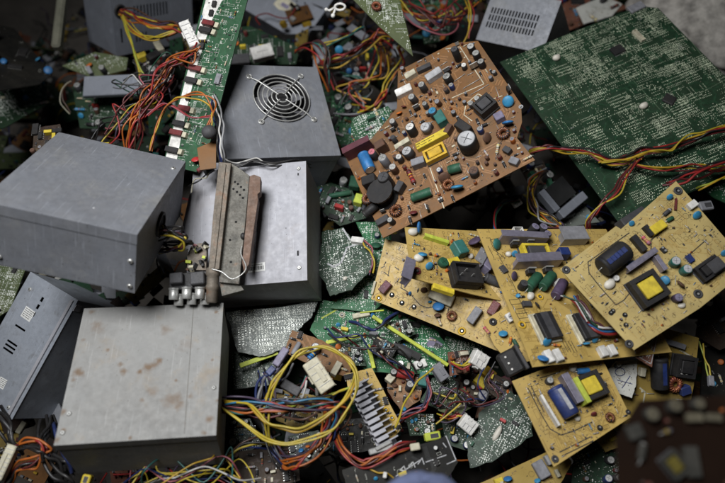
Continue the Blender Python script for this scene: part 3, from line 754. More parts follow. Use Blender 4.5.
# ================================================================== large boards
BR = Board('television_board', 'large dusty brown circuit board crowded with capacitors, centre top of the heap', 'circuit board',
    [(398, 71), (453, 43), (478, 41), (521, 104), (522, 122), (517, 138), (535, 160), (460, 199), (383, 238), (366, 202), (346, 158), (372, 138), (397, 108)], .385, 'brown', rect=[(383, 237), (535, 160), (478, 42), (345, 112)], rnd=11)
c = BR.comp
c('ecap', 459, 60, 0, 7, None, 16, 'black', 'dkgrey'); c('ecap', 473, 52, 0, 7, None, 10, 'black'); c('ecap', 478, 59, 0, 7, None, 9, 'black'); c('ecap', 483, 67, 0, 6.5, None, 8, 'black'); c('ecap', 465, 69, 0, 5, None, 6, 'dkgrey', 'white')
c('ecap', 450, 82, 0, 8, None, 9, 'black'); c('box', 435, 77, 35, 16, 8, 6, 'ltgrey'); c('box', 412, 77, 30, 11, 6, 6, 'cream'); c('box', 405, 93, 28, 16, 8, 6, 'pink' if 0 else 'white')
c('relay', 425, 70, 25, 14, 5, 5, 'dkgrey'); c('tr', 487, 110, 40, 17, 15, 12, 'black', 'dkgrey'); c('disc', 510, 107, 20, 10, 4, None, 'sky'); c('disc', 509, 124, 10, 10, 4, None, 'blue'); c('box', 500, 119, 30, 8, 8, 6, 'violet')
c('ecap', 470, 148, 0, 17, None, 16, 'black', 'ltgrey', label='largest electrolytic capacitor, pale flat top'); c('relay', 466, 132, -35, 15, 8, 11, 'black')
c('box', 433, 142, 27, 30, 7, 6, 'yellow', 'black', label='long yellow box capacitor with black printing'); c('tr', 437, 156, 27, 20, 13, 8, 'amber', 'amber')
c('box', 442, 121, -60, 14, 9, 8, 'teal'); c('ecap', 436, 117, 0, 8, None, 10, 'dkgrey', 'sky'); c('ecap', 414, 134, 0, 9, None, 11, 'black', 'white'); c('ecap', 428, 131, 0, 9, None, 9, 'grey', 'ltgrey'); c('ecap', 411, 156, 0, 10, None, 9, 'dkgrey', 'ltgrey'); c('box', 404, 146, 30, 15, 5, 6, 'cream')
c('ecapl', 369, 165, -65, 20, 11, None, 'blue', label='blue lying capacitor'); c('coil', 386, 198, 0, 24, None, 15, 'black', 'black', label='big dark wound choke'); c('ecap', 390, 186, 0, 11, None, 17, 'black', 'dkgrey'); c('relay', 374, 186, 20, 13, 9, 14, 'black'); c('tor', 397, 212, 0, 12, None, None, 'black'); c('relay', 402, 190, 60, 10, 6, 9, 'dkgrey'); c('ecapl', 372, 212, 40, 14, 8, None, 'black'); c('relay', 384, 222, 30, 12, 6, 5, 'dkgrey'); c('tor', 369, 200, 0, 12, None, None, 'dkgrey')
c('relay', 384, 150, 30, 10, 8, 12, 'dkbrown' if 0 else 'brown'); c('ecap', 376, 158, 0, 7, None, 12, 'dkgrey', 'pink'); c('ecap', 388, 166, 0, 8, None, 14, 'grey'); c('ecap', 396, 172, 0, 7, None, 10, 'brown')
c('ecapl', 423, 197, 20, 18, 8, None, 'green', label='green lying capacitor'); c('res', 412, 178, -65, 15, 4.5, None, 'dkred'); c('ecapl', 456, 171, 15, 11, 8, None, 'green'); c('disc', 459, 188, 10, 11, 5, None, 'sky', label='bright blue disc capacitor at the lower edge')
c('tor', 504, 135, 0, 12, None, None, 'dkgrey'); c('disc', 490, 141, 60, 9, 4, None, 'brown'); c('relay', 508, 152, -30, 7, 5, 5, 'dkgrey'); c('relay', 515, 163, -20, 8, 6, 5, 'grey'); c('res', 498, 150, 80, 9, 3, None, 'cream')
c('ecap', 475, 175, 0, 8, None, 8, 'dkgrey', 'brown'); c('disc', 447, 182, 30, 10, 5, None, 'brown'); c('disc', 415, 212, 0, 7, 4, None, 'dkred'); c('tor', 449, 186, 0, 11, None, None, 'brown')
c('disc', 400, 113, 20, 6, 3, None, 'orange'); c('disc', 405, 107, 0, 5, 3, None, 'dkred'); c('ecap', 403, 152, 0, 6, None, 7, 'brown', 'brown'); c('ecap', 396, 142, 0, 5, None, 8, 'dkgrey', 'dkgrey')
c('ecap', 431, 128, 0, 6, None, 6, 'dkgrey'); c('ecap', 427, 108, 0, 5, None, 7, 'dkgrey'); c('ecap', 440, 105, 0, 5, None, 8, 'brown', 'grey'); c('box', 450, 132, 60, 9, 5, 7, 'brown'); c('relay', 420, 165, 20, 12, 7, 8, 'grey'); c('hs', 362, 154, 27, 28, 6, 14, 'maroon')
c('u', 441, 200, 27, 4, 4, 2, 'black'); c('jmp', 480, 90, 30, 18); c('jmp', 472, 84, 30, 18); c('jmp', 460, 78, 35, 12); c('hole', 521, 107, 0, 4, None, None, 'ltgrey')
BR.tracks(60, .0016, .010)
BR.auto(120, ['ecap', 'small', 'small', 'res', 'dio', 'small', 'dio', 'to', 'smd', 'jmp', 'small'], 3.5, 7.5, .004)
BR.auto(70, ['small', 'jmp', 'smd', 'dio', 'res'], 2.2, 3.6, .003)
BR.print_([[(430, 168), (444, 208)], [(446, 49), (460, 47), (484, 84), (452, 98)], [(466, 104), (478, 94), (490, 100), (502, 96)], [(466, 104), (464, 115), (472, 121)]], .0011, pm('cream'), 'glue_line')
BR.marks(90, M_LINE)
BG = Board('green_motherboard', 'large dark green circuit board, solder side up, at the upper right', 'circuit board',
    [(500, 62), (575, 31), (640, 6), (658, 8), (725, 76), (790, 142), (705, 186), (620, 224), (560, 143)], .335, 'dkgreen', rect=[(618, 222), (785, 150), (650, 3), (500, 62)], rnd=5)
BG.tracks(420, .0004, .007); BG.pads(170, mat('pale_solder', (.66, .72, .52), .4, .1, dust=.1, vary=.35), .00052); BG.joints(330, .00046, mat('pale_solder', (.66, .72, .52), .4, .1, dust=.1, vary=.35), dash=.04, pk=(4.5, 7.5), spread=1.6); BG.joints(40, .00042, mat('pale_solder', (.66, .72, .52)), dash=.7, pk=(3, 4)); BG.marks(16, M_SILK, .0016)
BG.print_([[(620, 66), (664, 114), (760, 60)], [(664, 114), (672, 110)], [(506, 64), (640, 12)], [(535, 98), (575, 80)], [(548, 110), (590, 90)], [(600, 120), (640, 104)], [(610, 20), (633, 48)], [(690, 40), (725, 86)]], .0005, mat('track_pale', (.14, .22, .13), .45, .2), 'wide_track')
for px, py in ((556, 59), (643, 107)): BG.comp('glue', px, py, 20, 8, 6, 5)
BG.comp('relay', 636, 8, 25, 17, 9, 2, 'grey'); BG.comp('ic', 617, 51, 25, 12, 9, 2, 'black'); BG.comp('conn', 638, 37, -45, 14, 4, 3, 'cream'); BG.comp('relay', 669, 100, -25, 10, 10, 2, 'black')
BG.comp('relay', 604, 5, 0, 5, 5, 1, 'cream') if 0 else None
Y1 = Board('inverter_board', 'yellow circuit board lowest of the overlapping yellow ones, with black line and brown toroid', 'circuit board',
    [(385, 239), (430, 250), (520, 296), (520, 358), (495, 350), (371, 299)], .325, 'yellow', rect=[(371, 299), (520, 358), (560, 285), (386, 239)], rnd=21)
c = Y1.comp
c('relay', 386, 288, 50, 13, 8, 7, 'maroon'); c('disc', 430, 301, 10, 0 + 4, 2, None, 'sky'); c('box', 442, 297, -24, 25, 12, 8, 'cream', label='cream box capacitor'); c('disc', 439, 303, 0, 12, 8, None, 'blue', label='round bright blue disc capacitor')
c('disc', 438, 314, 0, 7, 4, None, 'brown'); c('tor', 452, 316, 0, 11, None, None, 'brown'); c('res', 440, 322, -70, 7, 3, None, 'cream'); c('hole', 379, 298, 0, 7, None, None, 'amber'); c('relay', 475, 316, 55, 17, 8, 9, 'grey')
c('relay', 494, 309, 60, 14, 8, 8, 'dkred'); c('relay', 374, 288, 75, 14, 2.5, 3, 'cream'); c('hole', 462, 331, 0, 8, None, None, 'amber'); c('disc', 425, 292, 20, 7, 4, None, 'brown')
for px, py in ((392, 295), (402, 303), (414, 307)): c('spot', px, py, 0, 5.5)
Y1.print_([[(404, 270), (401, 288), (408, 292), (413, 297), (420, 305), (428, 308), (436, 306)], [(381, 268), (385, 266)], [(384, 272), (389, 276)], [(390, 266), (388, 276)], [(395, 267), (399, 270)], [(386, 262), (384, 265)]], .0010)
Y1.print_([[(x + 6 * math.cos(k), y + 5 * math.sin(k)) for k in [i * .45 for i in range(15)]] for x, y in ((392, 294), (403, 302), (415, 307), (380, 298), (455, 320))], .0004, M_LINE)
Y1.auto(22, ['res', 'small', 'smd', 'disc', 'dio'], 3, 5); Y1.marks(130, M_LINE); Y1.tracks(60, .0008, .008)
Y1b = Board('inverter_board', 'yellow circuit board with black mains inlet, lying over the lower left yellow board', 'circuit board',
    [(405, 227), (478, 231), (512, 303), (472, 294), (412, 278)], .350, 'yellow', rect=[(412, 278), (512, 303), (490, 231), (405, 227)], rnd=22)
c = Y1b.comp
c('inlet', 462, 279, -5, 24, 19, 11, 'black', label='black mains inlet with pale pins'); c('disc', 419, 232, 80, 10, 5, None, 'blue'); c('glue', 412, 233, 0, 9, 7, 5); c('glue', 418, 259, 0, 9, 7, 5); c('disc', 420, 254, 0, 8, 5, None, 'sky'); c('disc', 428, 270, 0, 7, 5, None, 'sky')
c('hs', 435, 242, -17, 22, 3, 4, 'lime'); c('box', 457, 252, -60, 13, 10, 9, 'teal'); c('disc', 469, 243, 50, 12, 8, None, 'purple'); c('ecap', 442, 264, 0, 9, None, 4, 'dkgreen', 'green'); c('box', 452, 263, 15, 12, 6, 4, 'yellow'); c('hole', 417, 271, 0, 7, None, None, 'dkred')
c('hs', 407, 278, 75, 20, 8, 12, 'valu'); c('u', 476, 262, 60, 16, 8, 10, 'alu'); c('ecapl', 492, 284, -25, 18, 8, None, 'dkgrey'); c('glue', 470, 257, 0, 5, 5, 4); c('relay', 484, 268, 50, 12, 10, 9, 'violet'); c('relay', 442, 291, -20, 18, 5, 4, 'yellow')
Y1b.auto(26, ['res', 'small', 'smd', 'jmp', 'dio'], 3, 5); Y1b.marks(90, M_LINE); Y1b.tracks(30, .0008, .008)
Y1c = Board('board_piece', 'small yellow board piece with black ring hole, left of the ladder print', 'circuit board', [(483, 321), (507, 306), (530, 330), (540, 358), (512, 366), (494, 345)], .348, 'yellow', rnd=23)
c = Y1c.comp
c('hole', 493, 322, 0, 8, None, None, 'black'); c('pot', 510, 318, 30, 9, None, 5, 'white', 'ltgrey'); c('disc', 501, 332, 20, 9, 6, None, 'sky'); c('res', 486, 331, -50, 8, 4, None, 'pink'); c('ecapl', 515, 344, -60, 8, 4, None, 'green'); c('res', 510, 341, 80, 7, 3, None, 'orange')
Y1c.auto(6, ['smd', 'res'], 2.5, 4); Y1c.marks(40, M_LINE)
Y2 = Board('inverter_board', 'wide yellow circuit board with violet heat sinks and two dark transformers, middle right', 'circuit board',
    [(477, 229), (606, 229), (672, 352), (533, 367)], .352, 'yellow', rect=[(533, 367), (655, 355), (598, 229), (477, 229)], rnd=24)
c = Y2.comp
c('hs', 520, 245, -3, 44, 6, 13, 'valu', label='long dark violet heat sink'); c('to', 512, 247, 0, 6, 3, 9, 'black'); c('to', 527, 246, 0, 6, 3, 9, 'black'); c('conn', 516, 233, 0, 9, 5, 6, 'white'); c('ecap', 529, 235, 0, 8, None, 12, 'black', 'violet'); c('ecap', 538, 235, 0, 8, None, 12, 'black', 'violet'); c('ecap', 542, 242, 0, 7, None, 12, 'dkgrey', 'violet')
c('disc', 498, 249, 50, 10, 7, None, 'teal'); c('glue', 508, 255, 0, 6, 5, 4); c('disc', 514, 257, 0, 6, 5, None, 'sky'); c('tr', 533, 256, 0, 25, 15, 10, 'yellow', 'dkgrey', label='yellow framed transformer')
c('hs', 535, 268, 3, 44, 8, 12, 'valu', label='shorter violet heat sink with transistors'); c('to', 528, 274, 0, 7, 4, 9, 'black'); c('to', 545, 272, 0, 7, 4, 9, 'black'); c('ecapl', 531, 285, 50, 19, 9, None, 'green'); c('ecapl', 545, 284, 50, 19, 9, None, 'green'); c('glue', 530, 297, 60, 8, 6, 5)
c('ecapl', 557, 292, 60, 19, 9, None, 'purple'); c('box', 556, 284, 40, 8, 4, 4, 'white'); c('ecap', 521, 288, 0, 7, None, 8, 'black', 'dkgrey'); c('disc', 515, 280, 50, 8, 5, None, 'purple'); c('relay', 526, 305, 0, 8, 5, 3, 'dkgrey'); c('disc', 537, 306, -50, 6, 4, None, 'black')
c('hs', 572, 245, 2, 26, 14, 10, 'alu', label='grey finned heat sink'); c('relay', 560, 257, 0, 10, 8, 10, 'navy'); c('relay', 578, 262, 20, 12, 8, 8, 'grey'); c('ic', 503, 270, -50, 7, 5, 2, 'dkgrey')
c('tr2', 545, 329, -64, 27, 19, 8, 'black'); c('tr2', 583, 329, -62, 27, 19, 8, 'black')
c('disc', 546, 346, 10, 8, 5, None, 'sky'); c('disc', 584, 344, 10, 6, 4, None, 'sky'); c('disc', 594, 343, 10, 6, 4, None, 'sky'); c('disc', 540, 357, 0, 9, 7, None, 'blue'); c('box', 547, 358, -60, 10, 6, 5, 'white'); c('box', 556, 357, -60, 10, 6, 5, 'white'); c('box', 601, 353, -60, 9, 6, 5, 'white'); c('box', 610, 352, -60, 9, 6, 5, 'white')
c('hole', 540, 297, 0, 6, None, None, 'amber'); c('hole', 522, 325, 0, 7, None, None, 'amber'); c('res', 556, 346, -5, 6, 2.5, None, 'orange')
Y2.print_([[(486, 238), (490, 238), (520, 298)], [(488, 246), (494, 258)]] + [[(509 + k * 2.6, 300 + k * 4.6), (519 + k * 2.6, 299 + k * 4.6)] for k in range(6)] + [[(509, 300), (523, 326)], [(519, 299), (532, 325)]] + [[(562 + k * 3, 341), (568 + k * 3, 352)] for k in range(4)] + [[(490, 240), (499, 238), (508, 240)], [(490, 240), (494, 250), (505, 258)]], .0006)
Y2.auto(46, ['res', 'small', 'smd', 'smd', 'jmp', 'dio', 'disc'], 2.6, 4.6); Y2.marks(140, M_LINE); Y2.tracks(60, .0008, .008)
Y3 = Board('power_board', 'pale yellow circuit board with black rings at its corners, right edge, topmost yellow one', 'circuit board',
    [(560, 269), (616, 226), (621, 229), (642, 211), (676, 181), (725, 238), (752, 266), (700, 308), (634, 350)], .395, 'paleyellow', rect=[(560, 269), (635, 350), (752, 266), (676, 182)], rnd=25)
c = Y3.comp
c('ecapl', 610, 262, 38, 31, 21, None, 'black', 'navy', label='fat black lying capacitor'); c('tr', 645, 291, 30, 28, 28, 14, 'black', 'yellow', label='square transformer with yellow tape'); c('box', 656, 229, 35, 17, 9, 7, 'yellow', label='small yellow box'); c('relay', 647, 232, 35, 5, 12, 6, 'black')
c('relay', 637, 220 + 25, -50, 18, 6, 7, 'black'); c('res', 645, 241, -45, 10, 4, None, 'pink'); c('res', 652, 258, -45, 9, 4, None, 'maroon')
c('hole', 566, 270, 0, 8, None, None, 'dkgrey'); c('hole', 678, 191, 0, 9, None, None, 'dkgrey'); c('hole', 698, 294, 0, 9, None, None, 'dkgrey'); c('hole', 629, 344, 0, 8, None, None, 'dkgrey')
c('hs', 640, 264, 35, 36, 5, 10, 'valu', label='folded violet heat sink strip'); c('hs', 656, 266, -55, 16, 4, 9, 'valu'); c('disc', 629, 262, 30, 8, 6, None, 'blue'); c('glue', 609, 285, 30, 12, 9, 6); c('ecap', 615, 279, 0, 6, None, 5, 'ltgrey', 'white')
c('ecap', 673, 264, 0, 9, None, 10, 'teal', 'ltgrey'); c('ecap', 683, 272, 0, 9, None, 10, 'teal', 'ltgrey'); c('disc', 661, 283, -50, 9, 6, None, 'sky'); c('ecap', 675, 299, 0, 8, None, 9, 'purple', 'violet'); c('glue', 681, 306, 0, 7, 5, 4); c('disc', 680, 284, -40, 9, 4, None, 'brown'); c('jmp', 675, 280, 90, 10)
c('tr', 707, 270, 35, 26, 16, 8, 'black', 'black', label='flat dark transformer at right'); c('relay', 712, 268, 35, 15, 12, 10, 'dkgrey'); c('ic', 689, 259, -50, 8, 6, 2.5, 'navy'); c('disc', 669, 200, 10, 7, 5, None, 'sky'); c('disc', 696, 219, 10, 9, 6, None, 'sky'); c('disc', 631, 226, 0, 6, 5, None, 'sky'); c('disc', 723, 256, 0, 7, 5, None, 'sky')
c('box', 691, 206, 35, 10, 7, 5, 'white'); c('ecapl', 669, 220, 30, 7, 4, None, 'green'); c('relay', 675, 205, 85, 13, 1.5, 3, 'dkred'); c('dio', 666, 213, 40, 9, 4, None, 'dkgrey'); c('u', 663, 250, -45, 6, 4, 2, 'black')
for px, py in ((611, 313), (625, 315), (626, 325), (613, 311)): c('spot', px, py, 0, 5)
Y3.print_([[(588, 262), (589, 273), (600, 287), (616, 305), (624, 300), (632, 290)], [(588, 262), (612, 245), (629, 233)], [(651, 250), (651, 240), (662, 231)], [(651, 250), (656, 262), (664, 273)], [(690, 254), (706, 240)]], .0011)
Y3.print_([[(715 + 9 * math.cos(k), 200 + 45 + 12 * math.sin(k)) for k in [i * .4 for i in range(9)]], [(600, 250), (607, 245), (610, 249), (603, 254), (600, 250)], [(595, 244), (600, 240)], [(577, 290), (590, 305)], [(580, 286), (597, 304)]], .0004, M_LINE)
Y3.auto(52, ['res', 'smd', 'smd', 'jmp', 'dio', 'smd', 'small'], 2.6, 4.6); Y3.marks(190, M_LINE); Y3.tracks(70, .0010, .008)
Y4 = Board('power_board', 'dull yellow circuit board with navy barrel capacitor and green striped transformer, bottom centre right', 'circuit board',
    [(512, 381), (588, 352), (600, 354), (631, 417), (554, 467)], .345, 'yellow', rect=[(512, 381), (554, 467), (640, 418), (592, 350)], rnd=26)
c = Y4.comp
c('ecapl', 560, 404, -58, 30, 17, None, 'navy', 'ltgrey', label='navy barrel capacitor'); c('relay', 548, 412, -60, 32, 2.5, 8, 'white'); c('hs', 566, 392, -60, 30, 7, 12, 'valu'); c('tr', 587, 389, -60, 25, 26, 15, 'black', 'yellow', label='black transformer wrapped in yellow tape'); c('relay', 577, 394, -60, 26, 5, 15, 'lime')
c('hole', 555, 459, 0, 7, None, None, 'dkgrey'); c('tor', 609, 418, 0, 10, None, None, 'black'); c('disc', 593, 416, 0, 6, 4, None, 'dkred'); c('spot', 600, 428, 0, 6); c('glue', 577, 419, 0, 6, 5, 4); c('ecap', 548, 382, 0, 7, None, 8, 'dkgrey'); c('glue', 572, 369, 0, 8, 7, 6); c('ecapl', 582, 372, 5, 12, 6, None, 'blue'); c('hole', 628, 412, 0, 5, None, None, 'black')
Y4.print_([[(528, 388), (541, 414), (550, 429), (561, 435), (574, 431), (592, 422)], [(531, 386), (544, 412)], [(540, 378), (560, 372)], [(560, 452), (590, 437)], [(562, 456), (593, 441)]], .0011)
Y4.auto(30, ['res', 'smd', 'small', 'jmp', 'dio'], 2.8, 5); Y4.marks(90, M_LINE); Y4.tracks(50, .0010, .008)
Y5 = Board('power_board', 'shadowed ochre circuit board with black block and toroid, right of centre below the pale board', 'circuit board',
    [(655, 325), (699, 338), (694, 385), (686, 425), (612, 430), (630, 380)], .30, 'dullyellow', rect=[(620, 425), (692, 425), (699, 338), (650, 326)], rnd=27)
c = Y5.comp
c('ecapl', 654, 371, -88, 29, 16, None, 'black', 'navy'); c('tr', 680, 365, -8, 20, 20, 12, 'black', 'black'); c('relay', 672, 343, -18, 22, 5, 6, 'grey'); c('tor', 672, 383, 0, 16, None, None, 'dkred'); c('relay', 682, 389, 20, 10, 8, 7, 'navy'); c('box', 640, 371, 80, 8, 5, 6, 'cream')
p_ = Y5.loc(680, 367)
b = MB()
for k in range(3):
    for q in (-1, 1): b.box(V((p_[0] + (k - 1) * .0060 * 1, p_[1] + q * .0032, .0118)), (.0022, .0050, .0012), pm('white'))
b.box(V((p_[0], p_[1], .0118)), (.016, .0018, .0010), pm('white')); b.build('white_pins', Y5.root)
Y5.print_([[(640, 388), (645, 392), (640, 420)], [(680, 350), (692, 357)]], .0018, pm('cream'), 'pale_line')
Y5.auto(14, ['res', 'smd', 'small', 'jmp'], 3, 5); Y5.marks(50, M_LINE)
for b__, n__ in ((BR, 900), (BG, 260), (Y1, 300), (Y1b, 200), (Y1c, 60), (Y2, 420), (Y3, 380), (Y4, 300), (Y5, 200)): b__.dirt(n__)
for b__, n__ in ((Y1, 26), (Y1b, 20), (Y2, 44), (Y3, 44), (Y4, 24)): b__.auto(n__, ['smd', 'small', 'smd', 'jmp', 'dio', 'res'], 1.7, 3.0, .003)
for b__, n__ in ((Y1, 40), (Y1b, 30), (Y2, 60), (Y3, 50), (Y4, 30)): b__.marks(n__, M_INK, .0018, 'dark_print')
# long strip board at the upper left
SB = Board('strip_board', 'long narrow green circuit board with white edge, standing between the two big boxes', 'circuit board',
    [(207, -14), (251, -14), (209, 146), (196, 172), (163, 164)], .405, 'green', rect=[(163, 164), (200, 172), (251, -14), (207, -14)], rnd=31)
bx = MB()
pl = [SB.loc(*p) for p in ((209, -12), (229, -12), (213, 18), (199, 60), (186, 112), (177, 160), (165, 161))]
bx.prism(pl if sum(pl[i][0] * pl[(i + 1) % 7][1] - pl[(i + 1) % 7][0] * pl[i][1] for i in range(7)) > 0 else pl[::-1], .0001, .0004, pm('white')); bx.build('white_print_area', SB.root)
for k, (px, py) in enumerate(((210, 25), (207, 32), (197, 70), (193, 82), (186, 110), (181, 125), (178, 134), (174, 151))):
    SB.comp('relay', px, py, -12, 13, 5, 5, ('dkred', 'black')[k % 2]); SB.comp('smd' if 0 else 'relay', px + 8, py + 2, -12, 4, 5, 4, 'cream')
for px, py in ((215, 5), (212, 14), (203, 47), (189, 98)): SB.comp('relay', px, py, 78, 6, 4, 3, 'black')
SB.comp('ic', 219, 80, 72, 10, 5, 4, 'grey'); SB.comp('res', 203, 42, 0, 10, 3, None, 'black'); SB.comp('disc', 198, 158, 0, 8, 6, None, 'red')
SB.joints(80, .0005); SB.tracks(60, .0004, .006); SB.marks(150, M_SILK, .0014); SB.auto(60, ['smd', 'smd', 'res'], 2.5, 4, .003)
BP = Board('board_piece', 'small speckled tan board corner below the black ball, by the rusty bracket', 'circuit board', [(197, 148), (216, 140), (216, 168), (200, 170)], .408, 'brown', rnd=33)
BP.comp('disc', 197, 158 + 2, 0, 8, 7, None, 'red') if 0 else None
tag(MB().ell(P(209, 132, .425), (.0085, .0085, .0075), pm('dkgrey'), None, 18, 12).build('rubber_ball'), 'dark round rubber lump lying on the end of the green strip', 'rubber lump')
# top centre hanging triangular board
TB = Board('board_piece', 'dark olive triangular circuit board pointing down at the top edge', 'circuit board', [(348, -6), (398, -6), (407, 28), (413, 56), (380, 27)], .40, 'olive', tilt=(.1, -.2), rnd=34)
TB.joints(70, .00055); TB.tracks(60, .0005, .006); TB.comp('tor', 376, 8, 0, 10, None, None, 'dkred')
wc = P(340, 7, .405); b = MB()
b.tube([wc + V((math.cos(k * .5236) * .007, math.sin(k * .5236) * .006, 0)) for k in range(12)], .0017, pm('white'), 8, True)
b.tube([wc + V((-.007, -.001, 0)), wc + V((-.014, -.008, .001)), wc + V((-.018, -.006, .001))], .0016, pm('white'), 8); b.tube([wc + V((-.006, -.004, 0)), wc + V((-.009, -.015, 0))], .0016, pm('white'), 8); b.ell(wc + V((-.009, -.016, 0)), (.003, .003, .003), pm('white')); b.ell(wc + V((-.018, -.006, .001)), (.0026, .0026, .0026), pm('white'))
tag(b.build('plastic_clip'), 'white plastic loop clip hooked on the triangular board', 'clip')
# bottom right foreground board, close to the lens; underexposure painted into its dim colours
FG = Board('foreground_board', 'out of focus dark brown board close to the lens, bottom right corner', 'circuit board', [(616, 440), (640, 400), (735, 395), (760, 520), (618, 520)], .60, 'dimbrown', tilt=(.0, -.1), rnd=41)
c = FG.comp
for px, py, L_, H2, cc in ((649, 409, 14, 12, 'dimgrey'), (671, 402, 14, 12, 'dimgrey'), (694, 399, 12, 12, 'dimgrey')): c('ecap', px, py + 6, 0, L_, None, H2, 'dimgrey', 'dimcream')
c('box', 692, 418, 0, 16, 9, 8, 'dimcream'); c('box', 711, 418, -5, 15, 8, 8, 'dimcream'); c('relay', 633, 432, 20, 16, 14, 8, 'dimgrey'); c('ecapl', 640, 452, 80, 16, 8, None, 'dimgrey'); c('tr', 672, 465, -50, 24, 20, 10, 'olive' if 0 else 'dimgrey', 'dimamber'); c('relay', 690, 462, 0, 14, 30, 8, 'dimgrey'); c('res', 665, 432, 20, 9, 5, None, 'dimgrey')
FG.auto(10, ['small'], 5, 9)
